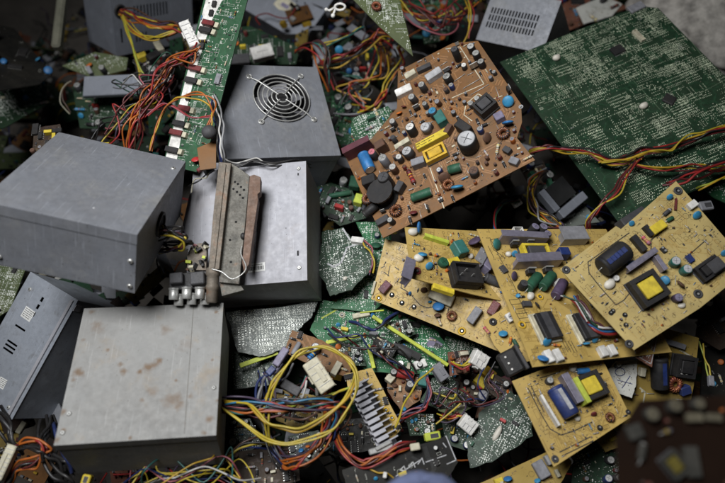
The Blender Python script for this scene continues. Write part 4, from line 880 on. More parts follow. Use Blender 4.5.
# ================================================================== smaller scrap boards showing in the gaps
SCR = [  # label, outline, height, colour, tilt, solder joints, tracks, parts, seed
 ('crumpled looking green board piece covered in bright solder, with pale curved wire and white plug', [(322, 232), (343, 227), (352, 240), (372, 246), (372, 268), (352, 290), (330, 296), (318, 270)], .30, 'dkgreen', (-.15, .05), 70, 30, 0, 51, .0015),
 ('silvery solder covered board piece under the front edge of the labelled box', [(226, 312), (318, 302), (311, 318), (300, 328), (284, 350), (262, 356), (238, 352)], .285, 'grey', (.1, -.1), 150, 0, 0, 52, .0015),
 ('bright green board with solder dots left of the yellow boards', [(356, 222), (392, 222), (388, 300), (372, 312), (330, 308), (352, 285), (374, 262)], .275, 'bright', (0, 0), 110, 20, 4, 53, 0),
 ('bright green board under the lime strips, centre of the heap', [(322, 300), (380, 306), (436, 330), (452, 352), (440, 375), (372, 372), (330, 352), (310, 330)], .268, 'bright', (.05, .05), 150, 40, 14, 54, 0),
 ('dark green board with lime edge left of the coiled cable', [(232, 352), (288, 340), (270, 385), (230, 390)], .262, 'dkgreen', (0, 0), 40, 14, 0, 55, 0),
 ('small brown board with white print inside the top of the coiled cable', [(292, 330), (322, 340), (352, 358), (350, 378), (318, 368), (284, 352)], .31, 'brown', (.1, .1), 0, 20, 8, 56, 0),
 ('dark green board piece with torn edge and pink blob, lower centre', [(508, 390), (530, 402), (533, 436), (492, 462), (470, 468), (466, 440), (482, 410)], .27, 'dkgreen', (-.1, 0), 60, 30, 3, 57, .0015),
 ('long black board with white printing at the bottom edge', [(342, 470), (447, 436), (458, 462), (440, 490), (350, 500)], .33, 'black', (.05, -.1), 0, 6, 4, 58, 0),
 ('narrow yellow board with cream blocks at the bottom edge, right of centre', [(478, 484), (560, 446), (572, 462), (552, 500), (484, 500)], .30, 'dullyellow', (0, 0), 0, 10, 5, 59, 0),
 ('yellow frame board with round holes beside the finned heat sink', [(345, 374), (372, 368), (402, 428), (392, 440), (384, 436), (366, 396), (352, 402)], .315, 'yellow', (.1, .1), 0, 0, 7, 60, 0),
 ('small green board tucked under the yellow boards near the white plug', [(446, 336), (482, 345), (486, 356), (462, 366), (440, 352)], .255, 'green', (0, 0), 40, 8, 0, 61, 0),
 ('little green board piece below the grey plastic block', [(432, 378), (452, 374), (460, 392), (436, 408), (420, 402)], .26, 'dkgreen', (0, .1), 30, 6, 0, 62, 0),
 ('brown board piece with red capacitor below the lime strip', [(386, 372), (424, 378), (420, 400), (402, 412), (388, 392)], .262, 'brown', (0, .1), 0, 10, 9, 63, 0),
 ('reddish board corner with white outline under the pale yellow board', [(636, 357), (659, 329), (652, 367)], .345, 'rust', (0, 0), 0, 16, 0, 64, 0),
 ('white round cornered board piece printed with circles below the transformers', [(606, 372), (616, 361), (638, 360), (636, 385), (632, 398), (612, 391)], .315, 'white', (0, 0), 0, 3, 1, 65, 0),
 ('dark green board leaning at the far left edge with pale strip', [(-20, 92), (46, 78), (47, 104), (4, 128), (-30, 132)], .20, 'dkgreen', (.45, .3), 60, 20, 4, 66, 0),
 ('nearly black brown board at the far left with faint parts', [(-30, 20), (14, 28), (52, 74), (40, 84), (-10, 92)], .235, 'black', (.35, .5), 0, 6, 8, 67, 0),
 ('dim olive board wedge below the top left power box', [(62, 66), (95, 52), (128, 58), (126, 70), (92, 78)], .235, 'olive', (.05, -.2), 20, 10, 3, 68, 0),
 ('small black board with yellow and cream blocks under the top left power box', [(134, 62), (163, 45), (172, 58), (150, 82), (138, 78)], .27, 'black', (.05, 0), 0, 4, 9, 69, 0),
 ('red brown board with dark parts at the top edge, right of the slotted power box', [(514, -8), (600, -10), (628, 8), (580, 26), (560, 34)], .19, 'rust', (0, 0), 0, 30, 18, 70, 0),
 ('pale grey board piece at the top edge beside the green motherboard', [(576, 8), (604, -4), (622, 4), (612, 16), (584, 24)], .23, 'white', (0, 0), 0, 3, 3, 71, 0),
 ('small green board behind the left corner of the brown board', [(352, 118), (388, 106), (398, 120), (388, 140), (362, 148), (350, 140)], .325, 'green', (0, 0), 60, 12, 6, 72, 0),
 ('green board under the brown board near the round choke', [(318, 178), (352, 190), (366, 218), (340, 226), (316, 206)], .262, 'dkgreen', (0, 0), 10, 8, 10, 73, 0),
 ('dark green board below the right end of the red wires', [(690, 176), (725, 168), (760, 190), (740, 210), (712, 196)], .31, 'green', (0, .1), 20, 8, 2, 74, 0),
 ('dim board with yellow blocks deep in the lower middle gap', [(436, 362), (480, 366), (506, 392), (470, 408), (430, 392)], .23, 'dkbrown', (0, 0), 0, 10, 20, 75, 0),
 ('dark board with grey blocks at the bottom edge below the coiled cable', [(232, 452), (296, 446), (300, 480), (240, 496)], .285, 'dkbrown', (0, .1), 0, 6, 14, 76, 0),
 ('olive board with tiny parts at the left edge under the big box', [(-20, 262), (26, 268), (10, 310), (-24, 330)], .22, 'olive', (0, 0), 60, 10, 4, 77, 0),
 ('green board low behind the grille box, right side', [(332, 96), (360, 104), (358, 140), (344, 150), (330, 128)], .22, 'green', (0, 0), 20, 8, 8, 78, 0),
 ('dim green board between the top cables and the grille box', [(196, 30), (250, 26), (300, 48), (296, 64), (210, 66)], .235, 'dkgreen', (0, 0), 20, 8, 12, 79, 0),
 ('dark board under the top edge between two power boxes', [(392, -10), (470, -10), (472, 30), (430, 38), (400, 24)], .17, 'green', (0, 0), 30, 10, 14, 80, 0),
 ('green board low at the bottom right below the dull yellow board', [(574, 452), (618, 430), (640, 470), (610, 500), (570, 500)], .27, 'dkgreen', (0, 0), 20, 8, 8, 81, 0),
 ('ochre board piece under the corner of the bottom yellow board', [(590, 432), (636, 412), (640, 440), (606, 452)], .285, 'dullyellow', (0, 0), 0, 8, 4, 82, 0),
 ('dim board with red parts left of the hanging wire bundle', [(72, 86), (130, 90), (128, 130), (80, 128)], .22, 'dkgreen', (0, 0), 8, 8, 14, 83, 0),
 ('small red framed dark board touching the back corner of the large box', [(34, 128), (60, 124), (62, 136), (44, 152), (32, 158)], .36, 'dkbrown', (0, 0), 0, 4, 5, 84, 0),
 ('green board with pale parts right of the bottom left box', [(224, 420), (250, 418), (262, 446), (236, 456)], .255, 'dkgreen', (0, 0), 10, 8, 8, 85, 0),
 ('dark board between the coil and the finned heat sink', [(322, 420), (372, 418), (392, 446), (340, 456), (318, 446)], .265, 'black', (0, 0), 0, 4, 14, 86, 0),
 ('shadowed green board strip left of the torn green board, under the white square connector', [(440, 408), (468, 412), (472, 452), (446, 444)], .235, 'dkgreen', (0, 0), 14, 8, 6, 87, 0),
 ('purple grey board under the multicoloured leads, right of the brown board', [(536, 186), (562, 180), (600, 222), (560, 228), (540, 214)], .26, 'grey', (0, 0), 8, 8, 6, 88, 0),
 ('dark board at the right edge beyond the pale yellow board', [(700, 300), (760, 270), (770, 330), (720, 350), (696, 336)], .26, 'dkbrown', (0, 0), 0, 8, 8, 89, 0),
 ('black board below it at the right edge, beside thin yellow wires', [(704, 344), (770, 330), (770, 400), (700, 400)], .235, 'black', (0, 0), 0, 8, 8, 90, 0),
 ('small dark green board lying over the long lime strip, centre', [(386, 322), (408, 318), (416, 334), (396, 342)], .284, 'dkgreen', (.1, -.1), 20, 8, 7, 91, 0),
 ('small black board between the lime strips, centre', [(376, 334), (398, 346), (390, 362), (370, 352)], .282, 'black', (-.1, .1), 6, 4, 9, 92, 0),
 ('dark board with tiny parts right of the upright lime strip', [(330, 346), (360, 346), (366, 366), (340, 364)], .280, 'dkgreen', (.1, .1), 26, 8, 8, 93, 0),
 ('dark reddish board bit left of the white square connector', [(448, 352), (468, 350), (470, 372), (450, 376)], .272, 'rust', (.2, 0), 0, 6, 9, 94, 0),
 ('narrow dark board below the three pin plug', [(488, 372), (510, 380), (516, 404), (500, 400), (484, 388)], .268, 'dkbrown', (-.1, .1), 0, 6, 10, 95, 0),
 ('small olive board in the lower middle gap with yellow and dark parts', [(440, 392), (464, 388), (476, 404), (456, 418), (438, 410)], .266, 'olive', (0, .2), 10, 8, 10, 96, 0),
 ('tiny dark board above the long black board, lower centre', [(404, 412), (434, 414), (436, 434), (410, 436)], .272, 'dkgreen', (.1, -.1), 16, 6, 7, 97, 0),
 ('ochre board bit inside the lower part of the cable loop', [(272, 388), (316, 396), (332, 420), (300, 430), (276, 420)], .288, 'dullyellow', (.1, 0), 0, 8, 14, 98, 0),
 ('dark board bit under the bend of the orange and pink wires', [(288, 436), (318, 430), (332, 446), (310, 462), (290, 456)], .30, 'dkgreen', (0, .1), 12, 6, 10, 99, 0),
 ('small green board behind the mouth of the cable bundle above the brown board', [(420, 20), (452, 22), (448, 40), (424, 44)], .24, 'dkgreen', (0, 0), 16, 6, 10, 100, 0),
 ('black board bit under the wires right of the grille box', [(336, 50), (372, 50), (376, 80), (346, 84)], .232, 'black', (.1, 0), 0, 4, 14, 101, 0),
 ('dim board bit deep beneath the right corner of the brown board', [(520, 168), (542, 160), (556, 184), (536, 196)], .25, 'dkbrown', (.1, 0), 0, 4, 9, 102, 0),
]
SB_ = []
for lab, poly, z, colr, tl, sj, tr_, pt, sd, rag in SCR:
    lab = lab.replace('below it at', 'low at')
    s = Board('board_piece', lab, 'circuit board', poly, z, colr, tilt=tl, rnd=sd, ragged=rag or .0005); SB_.append(s)
    if tr_: s.tracks(tr_, .0006, .006)
    if sj: s.joints(int(sj * (1.5 if sd in (51, 52, 57) else 1.3)), .00062 if sd not in (51, 52, 57) else .0006, dash=.05, pk=(3.5, 6), spread=2.4)
    s.dirt(60)
    if pt: s.auto(int(pt * (1 if sd in (65, 71, 67) else 1.8)), ['ecap', 'small', 'res', 'box', 'dio', 'ic', 'disc', 'smd'], 4, 8, .003)
    s.marks(8, M_SILK if colr in ('green', 'dkgreen', 'bright', 'black', 'rust', 'grey') else M_LINE, .0018)
def S(i): return SB_[i - 51]
S(51).comp('relay', 358, 242, -8, 12, 6, 5, 'white', label='white plug'); S(51).comp('glue', 345, 279, 0, 4, 4, 3)
S(51).print_([[(358, 244), (347, 248), (344, 256), (341, 263), (334, 267), (328, 264)], [(343, 229), (350, 240)]], .0022, pm('ltgrey'), 'pale_wire', .0006)
S(54).print_([[(322, 318), (340, 308), (352, 302)]], .002, pm('lime'), 'lime_strip'); S(54).comp('hole', 342, 315, 0, 6, None, None, 'cream'); S(54).comp('relay', 361, 316, 12, 17, 5, 4, 'cream'); S(54).comp('hs', 408, 357, -28, 22, 6, 8, 'black'); S(54).comp('ecapl', 402, 352, -28, 20, 9, None, 'dkgrey'); S(54).comp('relay', 420, 365, 20, 12, 8, 4, 'white')
def stick(name, label, cat, pts, w, h, m):
    a, b = P(*pts[0]), P(*pts[1]); M = frame((a + b) / 2, b - a, V((0, 0, 1)) + V((.1, -.1, 0))); o = MB().box((0, 0, 0), ((b - a).length, w, h), m, None, ch=.0005).build(name, None, M); return tag(o, label, cat)
stick('plastic_strip', 'long lime green plastic strip running down to the grey block, centre', 'strip', [(372, 318, .285), (449, 364, .285)], .0042, .004, pm('lime'))
stick('plastic_strip', 'short lime strip with jagged left end left of the coiled cable', 'strip', [(240, 366, .278), (278, 352, .278)], .0055, .003, pm('lime'))
stick('plastic_strip', 'short lime strip lying level above the yellow frame board', 'strip', [(326, 343, .285), (361, 335, .285)], .0045, .003, pm('lime'))
stick('plastic_strip', 'short upright lime strip above the finned heat sink', 'strip', [(368, 345, .285), (374, 368, .285)], .0045, .003, pm('lime'))
stick('plastic_strip', 'thin lime twig like strip between two green boards', 'strip', [(360, 313, .288), (384, 310, .288)], .0018, .002, pm('lime'))
S(53).comp('disc', 376, 244, 0, 10, 7, None, 'green'); S(56).comp('res', 314, 354, 50, 16, 6, None, 'blue'); S(56).comp('box', 336, 370, 60, 14, 6, 6, 'cream'); S(56).comp('ecapl', 296, 350, 60, 14, 5, None, 'grey')
S(56).comp('relay', 280, 372, 60, 12, 9, 9, 'violet')
S(57).comp('glue', 497, 434, 55, 17, 6, 5)
S(57).comp('ecapl', 468, 412 + 10, 0, 5, 3, None, 'grey')
S(58).print_([[(396, 476), (420, 460)], [(426, 462), (446, 455)], [(446, 436), (456, 460), (447, 464)], [(400, 470), (404, 466), (406, 471), (400, 470)], [(409, 466), (413, 462), (415, 467)], [(418, 464), (422, 458), (424, 464)], [(443, 443), (446, 447)]], .0010, pm('ltgrey'), 'white_print')
S(59).comp('relay', 540, 470, -60, 18, 12, 8, 'grey'); S(59).comp('relay', 548, 460, -60, 10, 8, 9, 'ltgrey'); S(59).comp('disc', 506, 477, 20, 9, 7, None, 'blue'); S(59).comp('relay', 498, 481, 20, 9, 5, 5, 'yellow')
for k, (px, py) in enumerate(((376, 395), (386, 410), (392, 418), (394, 431))): S(60).comp('hole', px, py, 0, 6, None, None, 'amber')
S(63).comp('ecapl', 404, 376, -12, 19, 9, None, 'red', label='red capacitor'); S(63).comp('relay', 390, 380, 50, 8, 8, 6, 'cream'); S(63).comp('box', 423, 381, 80, 14, 9, 7, 'teal')
S(64).print_([[(639, 357), (658, 333), (651, 364), (639, 357)], [(645, 350), (652, 345), (650, 356), (644, 354)]], .0008, pm('ltgrey'), 'white_print'); S(64).joints(10, .0005)
S(65).print_([[(620 + 5 * math.cos(k * .6), 372 + 4 * math.sin(k * .6)) for k in range(12)], [(617, 380), (632, 384)], [(615, 368), (624, 364)], [(622, 388), (630, 376)]], .0008, pm('navy'), 'blue_print')
S(66).comp('relay', 13, 79, -40, 18, 5, 5, 'cream'); S(69).comp('box', 142, 60, 20, 10, 6, 6, 'yellow'); S(69).comp('box', 160, 50, -60, 12, 6, 6, 'cream'); S(69).comp('relay', 155, 60, 30, 12, 7, 7, 'black')
S(73).comp('box', 355, 185, 80, 12, 10, 7, 'green'); S(73).comp('ecapl', 340, 196, 10, 20, 5, None, 'green'); S(73).comp('ecap', 343, 184, 0, 7, None, 8, 'ltgrey'); S(73).comp('box', 359, 202, 70, 10, 8, 7, 'lime')
S(75).comp('box', 480, 383, -40, 13, 9, 8, 'yellow'); S(75).comp('box', 488, 375, -40, 12, 10, 9, 'amber'); S(75).comp('ecap', 482, 398, 0, 11, None, 12, 'dkgrey', 'grey'); S(75).comp('relay', 502, 384, 20, 15, 10, 10, 'maroon')
S(88).comp('box', 566, 215, 20, 12, 8, 6, 'lime' if 0 else 'grey')
# loose parts lying on the heap
def loose(name, label, cat, px, py, z, ang, build, tilt=(0, 0), group=None):
    M = frame(P(px, py, z), V((math.cos(math.radians(ang)), math.sin(math.radians(ang)), 0)), V((tilt[0], tilt[1], 1)))
    r = empty(name, label, cat, M, group); build(r); return r
def blockconn(L, W, H, col, n, rows=2, hooks=True):
    def f(r):
        b = MB().box((0, 0, -H / 2), (L, W, H), pm(col), None, ch=.0009)
        for k in range(n + 1): b.box((-L / 2 + k * L / n, W / 2 + .0003, -H / 2), (.0008, .0006, H * .8), pm(col))
        b.build('housing', r); b = MB(); MB().box((0, W * .12, .0003), (L * .5, W * .3, .0016), pm(col), None, ch=.0004).build('key', r)
        for k in range(n if hooks == 2 else 0):
            for q in range(rows): b.box((-L / 2 + (k + .5) * L / n, (q - (rows - 1) / 2) * W / rows * .95, .0001), (L / n * .55, W / rows * .5, .0004), M_DARKIN)
        
        for k in range(1, n): b.box((-L / 2 + k * L / n, 0, .0002), (.0005, W * .8, .0008), pm('ltgrey'))
        if len(b.v): b.build('ridges', r)
        if hooks: MB().box((0, -W / 2 - .0012, -H * .4), (L * .25, .0018, H * .7), pm(col), None, ch=.0004).build('latch', r)
    return f
loose('cable_connector', 'white oblong connector lying across the long green strip, top left', 'connector', 189, 33, .43, -62, blockconn(.034, .013, .012, 'white', 6, 2), (.2, -.4))
loose('cable_connector', 'big dirty grey cream connector inside the yellow cable loop', 'connector', 319, 375, .355, -55, blockconn(.036, .018, .015, 'cream', 5, 2), (.1, -.2))
loose('cable_connector', 'white square connector beside the yellow wires, under the black plug', 'connector', 481, 360, .30, -30, blockconn(.019, .018, .012, 'white', 3, 3), (.3, -.3))
loose('cable_connector', 'white square connector in the dark gap, lower centre', 'connector', 469, 425, .285, -40, blockconn(.019, .016, .010, 'white', 4, 2, False), (.1, -.3))
loose('cable_connector', 'small white plug on the blue and red wires, right of the brown board', 'connector', 518, 203, .30, 35, blockconn(.012, .008, .006, 'white', 3, 1, False), (.1, -.3))
loose('plastic_block', 'grey plastic block at the lower end of the lime strip', 'block', 441, 372, .285, -55, blockconn(.020, .013, .010, 'grey', 1, 1, False), (.2, -.2))
loose('cable_connector', 'black three pin plug with pale pins between the two lower yellow boards', 'connector', 511, 362, .36, -65, lambda r: [MB().box((0, 0, -.008), (.026, .02, .016), pm('black'), None, ch=.002).build('housing', r), MB().box((0, .012, -.004), (.028, .004, .018), pm('dkgrey'), None, ch=.001).build('flange', r)] + [MB().cyl((q * .007, -.003, 0), (q * .007, -.003, .0022), .0011, pm('white'), 10).build('pin', r) for q in (-1, 0, 1)], (-.1, -.2))
loose('cable_connector', 'white plug strip standing at the bottom left corner', 'connector', 4, 462, .345, 75, blockconn(.034, .010, .010, 'cream', 8, 1, False), (.1, -.1))
loose('cable_connector', 'white double plug in the dim gap above the grille box', 'connector', 262, 51, .275, 20, blockconn(.034, .022, .012, 'white', 2, 2, False), (.1, -.2))
loose('metal_cover', 'pale grey metal cover plate under the top left power box', 'plate', 112, 86, .262, 3, lambda r: MB().box((0, 0, 0), (.085, .034, .007), M_STEEL_B, None, ch=.001).build('cover', r), (0, -.2))
loose('ribbed_heat_sink', 'bright stepped aluminium heat sink with many fins, bottom centre', 'heat sink', 374, 415, .325, -62, lambda r: [MB().box((0, 0, -.012), (.078, .022, .003), M_ALU).build('base', r)] + [MB().box((-.036 + k * .0066, (k % 2) * .001, -.003), (.0014, .024, .018), M_ALU).box((-.0345 + k * .0066, -.004, .006), (.004, .014, .0016), M_ALU).build('fin', r) for k in range(12)], (.1, -.1))
loose('crumpled_plate', 'shiny folded metal foil piece at the foot of the finned heat sink', 'metal piece', 381, 449, .335, 15, lambda r: MB().box((0, 0, 0), (.026, .006, .003), M_SILV, None, ch=.001).box((.003, .003, .002), (.018, .004, .004), M_SILV, Matrix.Rotation(.2, 3, 'Z'), ch=.001).build('foil', r), (.1, -.2))
loose('square_frame', 'grey metal corner frame with white dust under the green motherboard', 'frame', 566, 195, .29, 40, lambda r: [MB().box((0, -.016, -.006), (.05, .012, .012), M_STEEL_B, None, ch=.001).box((-.024, .008, -.006), (.010, .034, .012), M_STEEL_B, None, ch=.001).build('rail', r), MB().box((.004, .008, -.01), (.034, .03, .003), M_DARKIN).build('plate', r)], (.2, -.2))
def fillbox(name, label, cat, px, py, z, ang, L, W, H, col, tl=(.1, -.1)):
    loose(name, label, cat, px, py, z, ang, lambda r: [MB().box((0, 0, -H / 2), (L, W, H), pm(col), None, ch=.0012).build('body', r), MB().box((L * .1, 0, .0002), (L * .5, W * .5, .0004), pm('dkgrey')).build('recess', r)], tl)
fillbox('plastic_block', 'violet grey block in the gap above the grille box', 'block', 240, 58, .26, 10, .03, .018, .012, 'dkgrey')
fillbox('plastic_plug', 'yellow plastic cap on the bottom edge below the stained box', 'block', 85, 481, .36, 80, .012, .008, .01, 'yellow')
fillbox('plastic_block', 'pink grey stone like block under the yellow board edge, centre', 'block', 437, 346, .265, -30, .024, .014, .01, 'violet')
fillbox('plastic_block', 'pale tan block in the lower middle gap above the torn green board', 'block', 486, 414, .262, -20, .018, .014, .01, 'brown')
fillbox('plastic_block', 'lime block left of the long black board', 'block', 433, 436, .285, 10, .018, .009, .008, 'lime')
fillbox('plastic_block', 'blue grey block below the coiled cable at the bottom edge', 'block', 310, 452, .30, 35, .03, .02, .014, 'dkgrey')
fillbox('plastic_block', 'black socket block between the pale board corner and the motherboard', 'block', 637, 219, .37, 32, .036, .02, .016, 'dkgrey')
fillbox('plastic_block', 'pale blue block at the right edge beside the pale board corner', 'block', 707, 205, .33, 10, .018, .012, .012, 'grey')
fillbox('plastic_block', 'white speck block at the right below the pale yellow board', 'block', 711, 300, .30, 80, .012, .006, .005, 'white')
# rusty bracket with phono jacks
def bracket():
    z = .396; top = P(225, 163, z); bot = P(213, 270, z + .006)
    M = frame((top + bot) / 2, top - bot, V((.02, -.12, 1))); r = empty('rusty_bracket', 'rusty brown metal channel with three pairs of phono jacks, lying on the labelled box', 'bracket', M)
    Mi = M.inverted()
    def lp(px, py, dz=0):
        d = Mi.to_3x3() @ ray(px, py); o = Mi @ V((0, 0, HC)); return o - d * ((o.z - dz) / d.z)
    def slab(name, poly, z0, z1, m):
        q = [lp(px, py, z1) for px, py in poly]; q = [(p.x, p.y) for p in q]
        if sum(q[i][0] * q[(i + 1) % len(q)][1] - q[(i + 1) % len(q)][0] * q[i][1] for i in range(len(q))) < 0: q = q[::-1]
        return MB().prism(q, z0, z1, m).build(name, r, bevel=.0005)
    slab('rail', [(219, 162), (231, 163), (225, 215), (219, 269), (208.5, 269), (213, 215)], -.012, .003, M_RUST)
    slab('rail_ridge', [(222, 164), (226, 164), (214.5, 268), (211, 268)], .003, .0048, M_RUST)
    slab('panel', [(231.5, 163.5), (236, 166), (249.5, 175.5), (246, 215), (239, 284), (219.5, 282), (225, 215)], -.010, -.0055, M_RUSTD)
    slab('flange', [(249.7, 176), (254, 174.5), (260.5, 177), (260, 192), (257.5, 194), (258, 200), (253, 235), (249, 264), (244, 272), (242, 262), (246, 222)], -.012, .001, mat('copper_brown_rust', (.12, .06, .036), .65, .2, dust=.5, vary=.4, bump=.5, scale=50))
    for px, py in ((235, 182), (238, 184), (241, 187), (244, 190), (233.5, 189), (237, 192), (240, 195), (243, 198), (236, 222), (242, 237), (230, 240), (231, 262)):
        p = lp(px, py, -.0056); MB().cyl(p, p + V((0, 0, .0003)), .0014, M_DARKIN, 10).build('punched_hole', r)
    p = lp(243, 236, -.004); MB().ell(p, (.004, .003, .003), pm('black')).build('rivet', r)
    e0 = lp(213.5, 268, -.004); dd = (lp(211.5, 302, -.010) - e0).normalized()
    MB().lathe(e0, dd, [(.0062, 0), (.0078, .001), (.0078, .008), (.0066, .009), (.0064, .018), (.0072, .019), (.0072, .023), (.0062, .024), (.0062, .036), (.0052, .0375)], M_RUST, 20).build('rail_end', r)
    slab('end_plate', [(219, 282), (240, 284), (244, 290), (222, 296)], -.022, -.012, M_RUSTD)
    MB().tube(crom([lp(212, 269, .004), lp(222, 272, .004), lp(233, 279, .004), lp(246, 269, .004), lp(241, 254, .0), lp(242, 246, -.002)], 5), .0007, M_SILV, 6).build('wire_clip', r)
    slab('jack_housing', [(170, 274), (207, 271), (208, 288), (169, 290)], -.020, -.006, pm('black'))
    for k, (px, py, w_, h_) in enumerate(((177, 279, .014, .012), (198, 279, .015, .014))): MB().box(lp(px, py, -.002), (h_, w_, .010), pm('dkgrey'), Matrix.Rotation(.1, 3, 'Z'), ch=.001).build('jack_shell', r)
    slab('tuner_block', [(191, 246), (199, 243), (207, 243), (206, 270), (187, 270), (187, 256)], -.014, -.006, M_RUST)
    rr_ = random.Random(8)
    for k in range(16):
        MB().box(lp(rr_.uniform(188, 206), rr_.uniform(245, 270), -.003), (rr_.uniform(.002, .007), rr_.uniform(.0015, .004), rr_.uniform(.003, .008)), pm(rr_.choice(('black', 'dkgrey', 'cream', 'brown', 'lime', 'black', 'dkred'))), Matrix.Rotation(rr_.uniform(0, 3), 3, 'Z') @ Matrix.Rotation(rr_.uniform(-.6, .6), 3, 'X')).build('circuit_part', r)
    for px, py in ((174, 288), (187, 287), (200, 287)):
        for dx, dy, dz, ln in ((0, 0, -.003, .0), (5, 6, -.012, .0)):
            p = lp(px + dx, py + dy, dz); d = (lp(px + dx - .5, py + dy + 12, dz - .003) - p).normalized()
            j = MB().lathe(p, d, [(.0056, 0), (.0056, .002), (.0046, .0024), (.0050, .0026), (.0050, .012), (.0044, .0125)], M_SILV, 20).build('phono_jack', r)
            MB().cyl(p + d * .0124, p + d * .0129, .0026, M_DARKIN, 14).build('jack_hole', j)
bracket()
# pale plate under the bracket with dark jumper tangle
loose('steel_plate', 'pale spotted steel plate between the large box and the rusty bracket', 'plate', 203, 205, .355, -97, lambda r: MB().box((0, 0, 0), (.115, .040, .0016), M_STEEL_L, None, ch=.0006).build('sheet', r), (-.13, -.1))
loose('wire_jumper', 'small tangle of short leads with black terminals above the pale plate', 'jumper', 203, 180, .385, 40, lambda r: [MB().tube(crom([V((-.02, -.006, 0)), V((-.008, .004, .004)), V((.004, -.004, .006)), V((.014, .008, .002))], 6), .0009, wm(c_), 6).build('wire', r) for c_ in ('cream',)] + [MB().tube(crom([V((-.018, .004, 0)), V((-.004, -.002, .006)), V((.01, .004, .002))], 6), .0009, wm('black'), 6).build('wire', r), MB().box((.012, .004, .004), (.012, .007, .005), pm('black'), None, ch=.001).build('terminal', r), MB().box((.006, .012, .004), (.010, .005, .004), pm('dkred'), None, ch=.001).build('terminal', r)])
# ================================================================== cables
cable('cable_loop', 'short loop of yellow and black wires coming out of the large box', ['black', 'yellow', 'black', 'purple', 'yellow', 'black', 'dkred', 'black'],
      [(150, 240, .40), (160, 232, .415), (172, 231, .42), (184, 237, .415), (184, 244, .405), (172, 247, .39), (160, 246, .37), (150, 250, .34)], .006)
ZB = .345
cable('cable_bundle', 'thick bundle of red, teal and dark wires leaving the stained box', ['red', 'pink', 'teal', 'black', 'orange', 'black', 'navy', 'dkred', 'sky', 'black', 'orange', 'purple', 'brown'],
      [(219, 405, ZB), (245, 409, .355), (275, 407, .36), (300, 407, .36), (325, 403, .358), (340, 408, .345), (338, 424, .33), (326, 440, .32)], .0075, n=8)
for i_, (lab, pts, cols) in enumerate((
   ('pair of yellow wires making the widest loop round the cream connector', [(222, 408, .355), (245, 424, .36), (268, 440, .365), (300, 441, .37), (332, 428, .37), (350, 404, .37), (356, 378, .37), (345, 356, .37), (322, 346, .37), (300, 352, .37), (280, 372, .368), (268, 398, .36), (266, 428, .35), (272, 446, .33)], ['yellow', 'yellow']),
   ('amber and yellow wires making the inner loop round the cream connector', [(224, 402, .35), (250, 406, .365), (270, 422, .375), (300, 428, .376), (326, 416, .374), (348, 396, .372), (355, 370, .366), (340, 352, .362), (315, 347, .36), (290, 360, .36), (274, 382, .355), (262, 408, .35)], ['yellow', 'amber']))):
    cable('cable_loop', lab, cols, pts, .003, .0013, wob=.35)
cable('cable_bundle', 'orange and pink wires bending down below the coiled loop', ['orange', 'orange', 'pink', 'orange', 'brown', 'purple', 'red', 'orange'],
      [(328, 380, .30), (330, 405, .31), (328, 425, .33), (318, 446, .335), (300, 462, .33), (284, 462, .32), (276, 448, .30)], .006)
cable('cable_bundle', 'dark blue and black wires hanging inside the coiled loop', ['navy', 'black', 'grey', 'black', 'navy', 'purple'],
      [(262, 372, .30), (268, 400, .32), (266, 430, .32), (276, 455, .32), (290, 470, .31)], .006)
cable('cable', 'pink and green leads below the cream connector', ['pink', 'teal', 'white', 'black'], [(308, 376, .345), (300, 392, .34), (292, 404, .33), (288, 420, .31)], .004)
cable('cable', 'grey blue lead with blue plug left inside the cable loop', ['grey', 'navy'], [(258, 404, .33), (260, 386, .335), (268, 376, .34), (278, 366, .34), (286, 352, .335)], .004, .0016, ends=[plug(281, 357, .345, 60, .022, .008, .006, 'violet', False), plug(271, 371, .343, 50, .010, .007, .006, 'navy', False)])
cable('cable', 'grey plug with blue boot inside the cable loop', ['grey'], [(278, 382, .34), (288, 374, .345), (292, 364, .34)], .001, .0014, ends=[plug(277, 380, .342, -30, .008, .007, .006, 'navy', False), plug(291, 388, .34, -30, .022, .010, .007, 'dkgrey', False)])
cable('cable', 'yellow striped flat lead passing right of the cream connector', ['lime', 'yellow'], [(286, 408, .33), (306, 400, .338), (330, 396, .34), (350, 388, .335)], .002, .0014)
cable('cable_bundle', 'orange and red wires sweeping under the finned heat sink', ['red', 'orange', 'dkred', 'orange', 'red'],
      [(336, 430, .31), (343, 448, .33), (360, 463, .335), (378, 458, .34), (398, 448, .34), (414, 444, .335)], .0035, ends=[plug(415, 447, .342, 10, .010, .007, .006, 'cream', False)])
cable('cable', 'single yellow wire with a plug at the bottom edge', ['amber'], [(362, 464, .33), (374, 471, .335), (385, 473, .335), (394, 478, .33)], .0005, .0009, ends=[plug(385, 475, .338, 80, .006, .004, .004, 'white', False)])
cable('cable', 'red, purple and yellow wires curving below the grey plastic block', ['pink', 'purple', 'red', 'navy'], [(426, 376, .29), (430, 392, .29), (424, 406, .29), (410, 414, .285), (398, 420, .28)], .004)
cable('cable', 'stiff yellow wire from the grey block down to the yellow frame board', ['yellow'], [(434, 368, .31), (418, 382, .315), (404, 404, .32), (396, 428, .33)], .0005, .0013)
cable('cable', 'dim yellow and dark wires at the bottom edge left of centre', ['yellow', 'navy', 'black', 'brown'], [(200, 476, .30), (222, 462, .315), (240, 446, .32), (262, 442, .315), (276, 448, .30)], .005)
cable('cable_bundle', 'thin many coloured wires under the front of the stained box', ['yellow', 'pink', 'yellow', 'purple', 'navy', 'amber', 'red', 'white', 'teal', 'yellow'],
      [(130, 486, .33), (150, 474, .335), (175, 477, .335), (200, 470, .335), (226, 474, .33), (246, 484, .32)], .012, .0009, wob=.8)
